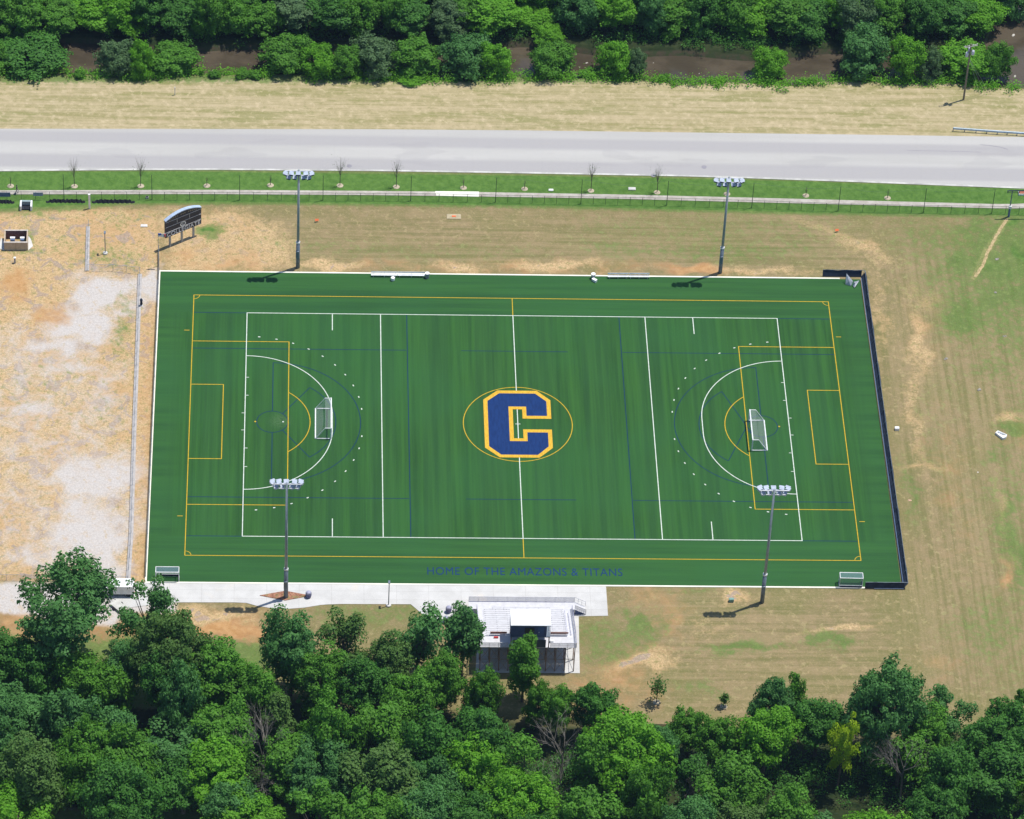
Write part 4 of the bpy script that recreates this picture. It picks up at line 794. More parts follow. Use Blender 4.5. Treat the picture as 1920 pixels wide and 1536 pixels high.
def lid(p, lb, name, cat, w, d, h, mat, top=None, rz=0):
    r = empty(name, (*p, 0), rz, lb, cat); MB().box((0, 0, h / 2), (w, d, h)).build('body', mat, r, bevel=min(.03, h / 4)); MB().box((0, 0, h + .025), (w * .86, d * .86, .05)).build('lid', top or mat, r)
lid((63.84, -0.49), 'small white utility box in the dry grass right of the pitch', 'utility_box', 'utility box', .75, .55, .5, MAT['white'])
lid((33.11, -41.61), 'small green utility box beside the near right floodlight mast', 'utility_box', 'utility box', .8, .5, .6, plain('green_box', (0.16, 0.30, 0.26), .6))
lid((22.32, 62.12), 'pale flat vault lid in the green verge right of centre', 'vault_lid', 'vault lid', 1.3, .75, .12, MAT['conc'])
lid((7.82, 61.48), 'small white vault lid in the green verge near the middle', 'vault_lid', 'vault lid', .85, .5, .12, MAT['white'])
lid((26.62, 65.86), 'small grey inlet box at the kerb of the road behind a bare sapling', 'inlet_box', 'inlet', .6, .3, .25, MAT['grey'])
lid((92.51, 62.03), 'white block at the right edge by the path with a rust red top', 'planter_block', 'block', 1.7, 1.0, .4, MAT['white'], plain('rust', (0.3, 0.1, 0.06), .8))
lid((-63.75, 57.92), 'pale round cased valve at the foot of the roadside fence left of the scoreboard', 'valve_box', 'valve', .5, .4, .4, MAT['conc'], MAT['dark'])
lid((-64.07, 50.33), 'pale grey flat slab in the straw beside the scoreboard', 'valve_slab', 'slab', 1.2, .7, .12, plain('pale_slab', (0.6, 0.58, 0.56), .9))
def rockpile(p, lb, n, s, mat, name='stone_pile', cat='stones'):
    r = empty(name, (*p, 0), 0, lb, cat); rr = random.Random(int(p[0] * 10))
    for i in range(n):
        m = MB(); q = s * rr.uniform(.3, .6); m.lathe((rr.uniform(-s, s) * .7, rr.uniform(-s, s) * .5, -.03), [(q, 0), (q * 1.05, q * .3), (q * .7, q * .62), (q * .2, q * .75)], 7); m.build('stone', mat, r)
for u, lb, s, mt in (((64.30, -17.62), 'orange tinted stones in dry grass right of the black windscreen', .5, plain('peach_stone', (0.55, 0.36, 0.25), .9)), ((74.14, 17.41), 'grey stones in the right field below a green patch', .6, MAT['rock']), ((78.92, 9.74), 'grey stones in the right field above the white tub', .7, MAT['rock']), ((85.87, 44.01), 'pale stones on the green patch right of the straw trench', .55, MAT['rock']), ((84.48, 34.98), 'pale stones on green grass below the foot of the straw trench', .5, MAT['rock']), ((84.87, 23.50), 'small grey stones near the right edge of the field', .45, MAT['rock']), ((76.42, -10.65), 'tiny white stone below the white tub', .25, MAT['white'])):
    rockpile(u, lb, 4 if s > .3 else 1, s * .75, STONE if mt is MAT['rock'] else mt)
def tub():
    r = empty('tub', (*(81.36, -1.83), 0), -.75, 'white tub with a pale yellow liner lying on a dirt patch near the right edge', 'tub')
    m = MB(); O = [(-1.0, -.35), (.75, -.6), (1.0, 0), (.75, .6), (-1.0, .35)]; I = [(x * .82, y * .78) for x, y in O]; n = 5
    for i in range(n):
        j = (i + 1) % n; m.poly([(*O[i], 0), (*O[j], 0), (*O[j], .45), (*O[i], .45)]); m.poly([(*O[i], .45), (*O[j], .45), (*I[j], .45), (*I[i], .45)]); m.poly([(*I[i], .45), (*I[j], .45), (*I[j], .12), (*I[i], .12)])
    m.poly([(x, y, .12) for x, y in I]); m.build('shell', MAT['white'], r); MB().prism([(0, -.42), (.6, -.4), (.78, 0), (.6, .42)], .13, .40).build('liner', MAT['glow'], r)
tub()
def blowup(p, lb, s=.5):
    r = empty('waste_bin', (*p, .06), 0, lb, 'bin', 'dark bins on the near concrete'); MB().lathe((0, 0, 0), [(s * .8, 0), (s, .5), (s * .95, .9)], 12).build('barrel', plain('purple_grey', (0.10, 0.10, 0.20), .6), r, True); MB().lathe((0, 0, .9), [(s * 1.0, 0), (s * .7, .25), (s * .2, .34)], 12).build('lid', plain('lilac_grey', (0.34, 0.34, 0.46), .5), r, True)
blowup((-34.89, -41.36), 'dark domed bin at the right tip of the red mulch island'); blowup((-12.49, -44.50), 'domed bin on the concrete left of the bleachers, upper of two'); blowup((-12.96, -46.78), 'domed bin at the lower edge of the concrete left of the bleachers')

# white truck half hidden by the left trees
def truck():
    p = (-65.30, -40.71); r = empty('parked_truck', (*p, 0.06), math.pi, 'white box truck parked on the gravel drive, half hidden by leaves', 'truck')
    MB().box((-.6, 0, 1.45), (3.9, 2.0, 1.7)).build('cargo_box', MAT['white'], r, bevel=.06)
    m = MB(); m.v = []; pr = [(1.45, .55), (3.1, .55), (3.15, 1.05), (2.65, 1.2), (2.25, 1.95), (1.45, 2.0)]
    k = len(pr); m.v = [(x, -.95, z) for x, z in pr] + [(x, .95, z) for x, z in pr]; m.f = [tuple(range(k)), tuple(range(2 * k - 1, k - 1, -1))] + [(i, i + k, (i + 1) % k + k, (i + 1) % k) for i in range(k)]
    cab = m.build('cab', MAT['white'], r, bevel=.04); m = MB(); m.poly([(2.66, -.8, 1.24), (2.66, .8, 1.24), (2.28, .8, 1.92), (2.28, -.8, 1.92)]); o = m.build('windscreen', MAT['glass'], cab); q = o.modifiers.new('s', 'SOLIDIFY'); q.thickness = .05
    MB().box((.3, 0, .55), (5.2, 1.5, .2)).build('chassis', MAT['dark'], r)
    for x in (-1.7, 2.4):
        for y in (-.85, .85): MB().bar((x, y - .12, .40), (x, y + .12, .40), .40, n=14).build('wheel', MAT['tyre'], r)
    for y in (-.8, .8): MB().box((-2.58, y, .9), (.06, .22, .3)).build('tail_light', MAT['red'], r)
truck()
def trailer():
    r = empty('flatbed_trailer', (*(-65.27, -43.96), 0.0), 2.3, 'small flat trailer with a triangular drawbar on the gravel below the truck', 'trailer')
    MB().box((0, 0, .55), (2.2, 1.5, .1)).build('deck', plain('pale_deck', (0.5, 0.5, 0.47), .8), r); m = MB(); m.bar((1.1, -.6, .5), (2.4, 0, .5), .05, n=4); m.bar((1.1, .6, .5), (2.4, 0, .5), .05, n=4); m.build('drawbar', MAT['dark'], r)
    for y in (-.85, .85): MB().bar((0, y - .08, .3), (0, y + .08, .3), .3, n=12).build('wheel', MAT['tyre'], r)
trailer()

# ------------------------------------------------------------------ bleachers and press box
def bleachers():
    r = empty('bleachers', (0, 0, 0), 0, 'white aluminium bleachers on steel cross bracing facing the pitch', 'bleachers')
    xl, xr = -8.0, 7.15; yf, yb = -43.1, -57.6; zw, zt = 1.15, 5.45; al = plain('bleacher_aluminium', (0.57, 0.57, 0.60), .5, .1, .08)
    MB().box(((-9.3 + 7.7) / 2, -44.0, zw), (17.0, 1.8, .1)).build('front_walkway', al, r)
    N = 13; y0 = -44.95; run = .79
    for i in range(N):
        y = y0 - run * (i + .5); z = zw + (zt - zw) * (i + 1) / (N + .5)
        m = MB(); m.box(((xl + xr) / 2, y, z - .05), (xr - xl, run * .97, .05)); m.box(((xl + xr) / 2, y + run * .49, z - .20), (xr - xl, .04, .28)); m.build('footboard', al, r)
        m = MB()
        for a, b in ((-7.1, -.05 + xl * 0 - .9), (.9, 6.0)) if False else ((-7.0, 5.75),): m.box(((a + b) / 2, y - run * .12, z + .36), (b - a, .26, .05))
        for k in range(8): m.box((-6.8 + k * 1.75, y - run * .12, z + .17), (.05, .18, .34))
        m.build('seat_plank', al, r)
    MB().box(((xl + xr) / 2, (y0 - run * N + yb) / 2, zt), (xr - xl, abs(yb - (y0 - run * N)), .08)).build('rear_walkway', al, r)
    # railings
    def rail(pts, h, name='railing', mat=al, sp=1.5, infill=True, rr=.045):
        m = MB(); g = MB()
        for a, b in zip(pts, pts[1:]):
            a, b = Vector(a), Vector(b); up = Vector((0, 0, h)); m.bar(a + up, b + up, rr, n=4); m.bar(a + up * .5, b + up * .5, rr * .5, n=4); n = max(1, round((b - a).length / sp))
            for k in range(n + 1): q = a.lerp(b, k / n); m.bar(q, q + up, rr * .8, n=4)
            g.poly([a + up * .1, b + up * .1, b + up, a + up])
        o = m.build(name, mat, r)
        if infill: g.build('mesh_panel', MAT['screen'], o)
    dk = plain('rail_grey', (0.40, 0.40, 0.52), .5, .2)
    rail([(-9.25, yf - .03, zw), (7.7, yf - .03, zw)], 1.05, mat=al); MB().box((-.8, yf - .10, zw - .05), (16.9, .12, .22)).build('fascia', plain('violet_grey', (0.22, 0.21, 0.36), .6), r)
    rail([(xr + .04, -45.0, zw + .1), (xr + .04, y0 - run * N, zt), (xr + .04, yb, zt)], 1.1, mat=dk); rail([(xl - .04, -45.0, zw + .1), (xl - .04, y0 - run * N, zt), (xl - .04, yb, zt)], 1.1, mat=dk)
    rail([(xl, yb, zt), (-3.6, yb, zt)], 1.05, mat=al, sp=1.6); rail([(3.1, yb, zt), (xr, yb, zt)], 1.05, mat=al, sp=1.6)
    rail([(-5.6, -45.7, zw + .5), (3.6, -45.7, zw + .5)], .8, mat=al, infill=False, sp=2, rr=.03)
    rail([(5.9, -46.5, 1.9), (5.9, -54.8, 5.2)], .85, mat=plain('rail_lilac', (0.5, 0.5, 0.6), .5), infill=False, sp=1.6, rr=.035)
    rail([(6.5, -46.5, 1.9), (6.5, -54.8, 5.2)], .5, mat=plain('rail_lilac2', (0.5, 0.5, 0.6), .5), infill=False, sp=1.6, rr=.03)
    m = MB()
    for a, b in ((-6.3, -3.7), (3.2, 6.0)): m.box(((a + b) / 2, -54.75, zt + .42), (b - a, .30, .10)); m.box(((a + b) / 2, -55.05, zt + .75), (b - a, .06, .25))
    m.build('brown_bench_row', plain('red_brown', (0.26, 0.12, 0.08), .8), r)
    MB().box((-5.4, -55.6, zt + .2), (.7, .2, .22)).build('red_box', MAT['red'], r)
    # aisle steps at the right
    m = MB()
    for i in range(N * 2): m.box((6.2, y0 - run * (i + .5) / 2, zw + (zt - zw) * (i + 1) / (2 * N + 1) + .05), (.75, run * .42, .05))
    m.build('aisle_steps', plain('step_grey', (0.62, 0.62, 0.68), .5), r)
    # substructure
    xs = [xl + .15 + (xr - xl - .3) * k / 10 for k in range(11)]; st = MAT['brown']
    for k, x in enumerate(xs):
        m = MB()
        for y in (yb + .1, -55.0, -52.3, -49.6, -46.9):
            zz = zt - .1 if y < -55 else zw + (zt - zw) * ((y0 - y) / (run * N)) - .15
            m.box((x, y, zz / 2 + .03), (.13, .13, zz - .06))
        m.bar((x, yb + .1, zt - .15), (x, y0, zw - .05), .06, n=4); m.bar((x, yb + .1, .2), (x, -52.3, zw + (zt - zw) * .7), .035, n=4); m.bar((x, yb + .1, 2.7), (x, -50, 2.7), .04, n=4); m.build('support_frame', st, r)
    m = MB()
    for k in range(10):
        a, b = xs[k], xs[k + 1]; z1, z2, z3 = .15, 2.75 + (.12 if k % 2 else 0), zt - .15; y = yb + .02
        m.bar((a, y, z2), (b, y, z2), .045, n=4)
        if k != 9: m.bar((a, y, z2), (b, y, z3), .038, n=4); m.bar((b, y, z2), (a, y, z3), .038, n=4); m.bar((a, y, z1), (b, y, z2), .034, n=4); m.bar((b, y, z1), (a, y, z2), .034, n=4)
    m.build('cross_brace', plain('tan_brace', (0.30, 0.23, 0.18), .8), r)
    # entry stair at the right end
    m = MB()
    for k in range(6): m.box((7.85 + k * .29, -44.0, zw - .12 - k * .17), (.29, 1.7, .05))
    m.build('stair_tread', al, r)
    rail([(7.7, -43.1, zw), (9.5, -43.1, .15)], 1.05, mat=al, sp=.6, infill=False); rail([(7.7, -44.9, zw), (9.5, -44.9, .15)], 1.05, mat=al, sp=.45)
    m = MB(); m.poly([(7.7, -44.9, .1), (9.5, -44.9, .1), (9.5, -44.9, .2), (7.7, -44.9, zw)]); m.build('stair_side', MAT['boxblue'], r)
bleachers()
def pressbox():
    x0, x1, y0, y1, zf, zr = -3.3, 2.95, -57.75, -54.4, 8.0, 10.55
    r = empty('press_box', (0, 0, 0), 0, 'press box with a flat white roof raised on posts over the rear of the bleachers', 'press box')
    wall = plain('deep_blue_cladding', (0.055, 0.085, 0.19), .6, 0, .12)
    MB().box(((x0 + x1) / 2 - .3, (y0 + y1) / 2, (zf + zr) / 2 - .1), (x1 - x0 - .6, y1 - y0 - .15, zr - zf - .25)).build('cabin', wall, r)
    MB().box(((x0 + x1) / 2, (y0 + y1) / 2, zr), (x1 - x0 + .12, y1 - y0 + .25, .16)).build('roof', plain('white_roof', (0.68, 0.69, 0.71), .5, 0, .06), r, bevel=.03)
    MB().box(((x0 + x1) / 2, (y0 + y1) / 2, zf - .08), (x1 - x0, y1 - y0, .14)).build('floor', MAT['galvd'], r)
    w = MB(); w.box((-.35, y0 + .06, zf + 1.35), (1.5, .06, 1.2)); w.build('rear_window', MAT['dark'], r)
    d = MB(); d.box((1.45, y0 + .06, zf + 1.1), (.95, .06, 2.1)); d = d.build('door', plain('door_blue', (0.05, 0.11, 0.26), .5), r); MB().box((1.15, y0 + .0, zf + 1.0), (.12, .08, .12)).build('handle', MAT['alu'], d)
    f = MB(); f.box((-.3, y1 - .04, zf + 1.5), (4.8, .06, 1.0)); f.build('front_window', MAT['glass'], r)
    st = MB()
    for x in (x1 - .35, x1 - .18, x1 + .0): st.bar((x, y0 + .1, zf - .1), (x, y0 + .1, zr - .05), .03, n=4)
    st.bar((x1 - .35, y0 + .1, zf + 1.1), (x1, y0 + .1, zf + 1.1), .03, n=4); st.build('landing_rail', MAT['alu'], r)
    for x in (x0 + .15, -.2, x1 - .15):
        for y in (y0 + .15, y1 - .15): MB().box((x, y, (zf - .16) / 2 + 2.75), (.16, .16, zf - .16 - 5.5)).build('column', MAT['brown'], r)
    MB().box((-.25, y1 - .3, 6.7), (5.9, .1, 2.4)).build('under_shade_panel', plain('under_shade_charcoal', (0.045, 0.06, 0.075), .8), r)  # dark sheet added to give the shade beneath the raised box
    MB().box((-.25, y0 + .2, 6.3), (5.2, .08, 1.6)).build('rear_shade_panel', plain('rear_shade_charcoal', (0.05, 0.07, 0.085), .8), r)  # second dark sheet, its colour standing in for shade at the rear
pressbox()
o = empty('roof_vent_unit', (3.35, -56.4, 5.5), 0, 'small white unit on the rear walkway just right of the press box', 'unit'); MB().box((0, 0, .2), (.55, .45, .4)).build('casing', MAT['white'], o, bevel=.03); MB().box((0, 0, .42), (.4, .3, .05)).build('lid', MAT['alu'], o)
# ------------------------------------------------------------------ trees
def leafmat(name, lo, hi, tr=0.22, hv=0.10):
    t = NT(name, 0.65, 0.25); oi = t.n('ShaderNodeObjectInfo'); tc = t.n('ShaderNodeTexCoord')
    f = t.noise(0.55, detail=3, src=tc.outputs['Object']); g = t.noise(6, detail=2, src=tc.outputs['Object'])
    c = t.mix(t.ramp(f, 0.3, 0.7), lo, hi); c = t.mix(t.math('MULTIPLY', t.ramp(g, 0.50, 0.7), 0.55), c, tuple(min(1, x * 1.6) for x in hi))
    c = t.mix(t.math('MULTIPLY', oi.outputs['Random'], hv * 1.6), c, tuple(x * .45 for x in lo))
    t.l(c, t.b.inputs['Base Color']); d = t.n('ShaderNodeBsdfTranslucent'); cc = t.mix(1.0, c, (1.2, 1.35, 0.6), 'MULTIPLY'); t.l(cc, d.inputs[0])
    mx = t.n('ShaderNodeMixShader'); mx.inputs[0].default_value = tr; t.l(t.b.outputs[0], mx.inputs[1]); t.l(d.outputs[0], mx.inputs[2]); t.l(mx.outputs[0], t.t.nodes['Material Output'].inputs[0]); return t.m
LEAF = dict(
 mid=leafmat('mid_green_leaves', (0.060, 0.170, 0.017), (0.108, 0.290, 0.026), .33), dark=leafmat('dark_green_leaves', (0.038, 0.128, 0.018), (0.072, 0.218, 0.028), .30),
 blue=leafmat('blue_green_leaves', (0.050, 0.150, 0.036), (0.094, 0.250, 0.062), .32), bright=leafmat('bright_green_leaves', (0.090, 0.245, 0.014), (0.150, 0.385, 0.024), .38, .06),
 grey=leafmat('grey_green_leaves', (0.070, 0.142, 0.050), (0.115, 0.205, 0.085), .32), yellow=leafmat('yellow_green_leaves', (0.22, 0.33, 0.010), (0.36, 0.50, 0.022), .4, .02),
 olive=leafmat('olive_green_leaves', (0.062, 0.140, 0.026), (0.105, 0.205, 0.045), .32))
def leaf_mesh(name, P, Nn, size, rng):
    n = len(P); Nn = Nn / (np.linalg.norm(Nn, axis=1, keepdims=True) + 1e-9); q = rng.normal(size=(n, 3)); t1 = np.cross(Nn, q); t1 /= np.linalg.norm(t1, axis=1, keepdims=True) + 1e-9; t2 = np.cross(Nn, t1)
    a = (size * rng.uniform(.55, 1.3, n))[:, None]; b = a * rng.uniform(.5, .85, n)[:, None]; lift = Nn * a * rng.uniform(-.25, .25, n)[:, None]
    V = np.stack([P + t1 * a, P + t2 * b + lift, P - t1 * a, P - t2 * b + lift], 1).reshape(-1, 3).astype(np.float32)
    m = bpy.data.meshes.new(name); m.vertices.add(4 * n); m.vertices.foreach_set('co', V.ravel()); m.loops.add(4 * n); m.loops.foreach_set('vertex_index', np.arange(4 * n, dtype=np.int32))
    m.polygons.add(n); m.polygons.foreach_set('loop_start', np.arange(0, 4 * n, 4, dtype=np.int32)); m.update(calc_edges=True); m.materials.append(LEAF['mid']); return m
def make_crown(seed, kind):
    """unit tree: crown half width 1, height 1 -> scaled later; built at a real size so that leaves keep leaf size"""
    rng = np.random.default_rng(seed)
    K = dict(round=(4.6, 2.2, 12, 105, 1.02, 165, 0), bush=(4.6, 0.2, 8.5, 115, 1.0, 150, 0), column=(2.8, .8, 13, 66, .88, 125, 0), open=(6.5, 4.0, 19, 165, 1.0, 105, .35), spread=(6.8, 3.0, 13.5, 165, 1.15, 165, 0), sparse=(4.4, 1.6, 13, 62, .92, 105, .2), dome=(4.4, 1.5, 13.5, 108, 1.05, 160, 0))[kind]
    rx, zb, zt, ncl, cr, nl, gap = K; cz = (zb + zt) / 2; rz = (zt - zb) / 2
    d = rng.normal(size=(ncl, 3)); d /= np.linalg.norm(d, axis=1, keepdims=True); th = np.arctan2(d[:, 1], d[:, 0]); ph = rng.uniform(0, 6.3, 3)
    lob = 1 + .16 * np.sin(2 * th + ph[0]) + .13 * np.sin(3 * th + ph[1] + 2 * d[:, 2]) + .10 * np.sin(5 * th + ph[2] + 4 * d[:, 2])
    rad = rng.uniform(.40, 1.0, ncl) ** .45 * lob * .86; cen = d * rad[:, None] * np.array([rx - cr * .4, rx - cr * .4, rz - cr * .3]) + np.array([0, 0, cz])
    if kind in ('bush', 'dome', 'column'):
        lowm = d[:, 2] < 0; hz = np.linalg.norm(d[:, :2], axis=1) + 1e-6; cen[lowm, :2] *= (np.minimum(1.0, (1 - d[lowm, 2] ** 4) ** .5) / hz[lowm] * (1 if kind == 'bush' else .9) * .97)[:, None] ** .85
    if kind in ('round', 'spread'): cen[:, 2] = np.where(cen[:, 2] < cz, cz - (cz - cen[:, 2]) * .75, cen[:, 2])
    if kind in ('open', 'sparse'):
        k = 15 if kind == 'open' else 7; hub = rng.normal(size=(k, 3)); hub /= np.linalg.norm(hub, axis=1, keepdims=True); hub[:, 2] = hub[:, 2] * .8 + .15; hub = hub * np.array([rx, rx, rz]) * .72 + np.array([0, 0, cz])
        w = rng.integers(0, k, ncl); cen = hub[w] + rng.normal(size=(ncl, 3)) * np.array([1, 1, .9]) * rx * .21
    P, Nn = [], []
    for c in cen:
        r = cr * rng.uniform(.55, 1.35); n = int(nl * r * r / cr / cr); q = rng.normal(size=(n, 3)); q /= np.linalg.norm(q, axis=1, keepdims=True); q[:, 2] = np.where((q[:, 2] < -.3) & (rng.random(n) < .75), -q[:, 2], q[:, 2])
        rr = r * rng.uniform(.70, 1.10, n)[:, None]; wob = 1 + .2 * np.sin(q[:, :1] * 6 + c[0]) * np.sin(q[:, 1:2] * 5 + c[1]); out = (c - np.array([0, 0, cz - rz * .4])); out = out / (np.linalg.norm(out) + 1e-6); off = q * rr * wob * np.array([1, 1, .75]); off = off + out * (off @ out)[:, None] * rng.uniform(.2, .9); P.append(c + off)
        Nn.append(q + out * .3 + np.array([0, 0, .3]) + rng.normal(size=(n, 3)) * .6)
    P = np.concatenate(P); Nn = np.concatenate(Nn); P[:, 2] = np.maximum(P[:, 2], .15); m = leaf_mesh('crown', P, Nn, (.215 if kind not in ('open', 'spread') else .235), rng)
    # trunk with limbs reaching into the crown
    tb = MB(); rt = .10 + rx * .045; zf = zb + (cz - zb) * .9; jog = rng.normal(size=2) * .25
    pts = [Vector((0, 0, -.2)), Vector((jog[0] * .5, jog[1] * .5, zf * .5)), Vector((jog[0], jog[1], zf))]; tb.bar(pts[0], pts[1], rt * 1.15, rt * .85, 8); tb.bar(pts[1], pts[2], rt * .85, rt * .55, 8)
    for c in cen[rng.permutation(ncl)[:(26 if kind in ('open', 'sparse') else 9)]]:
        s0 = pts[1].lerp(pts[2], rng.uniform(.1, 1)); e = Vector(c); mid = s0.lerp(e, .5) + Vector((0, 0, -.3)); tb.bar(s0, mid, rt * .38, rt * .24, 5); tb.bar(mid, e, rt * .24, rt * .08, 5)
    tm = bpy.data.meshes.new('trunk'); tm.from_pydata(tb.v, [], tb.f); tm.materials.append(MAT['bark'])
    return m, tm, 2 * (rx + .3), zt + .2
VAR = {k: [make_crown(100 * i + j, k) for j in range(n)] for i, (k, n) in enumerate((('round', 5), ('bush', 6), ('column', 3), ('open', 2), ('spread', 3), ('sparse', 3), ('dome', 4)))}
TC = [0]
def tree(x, y, w, h, kind, tint, label, group=None, name='broadleaf_tree', cat='tree', z=0):
    TC[0] += 1; i = TC[0]; V = VAR[kind]; cm, tm, w0, h0 = V[i * 7 % len(V)]
    z = float(height(np.array([x]), np.array([y]))[0]); e = empty(name, (x, y, max(z, -1.2)), (i * 2.399) % 6.283, label, cat, group)
    for nm, me in (('trunk', tm), ('crown', cm)):
        o = bpy.data.objects.new(nm, me); C.objects.link(o); o.parent = e; o.scale = (w / w0, w / w0, h / h0)
        if nm == 'crown': o.material_slots[0].link = 'OBJECT'; o.material_slots[0].material = LEAF[tint]
    return e
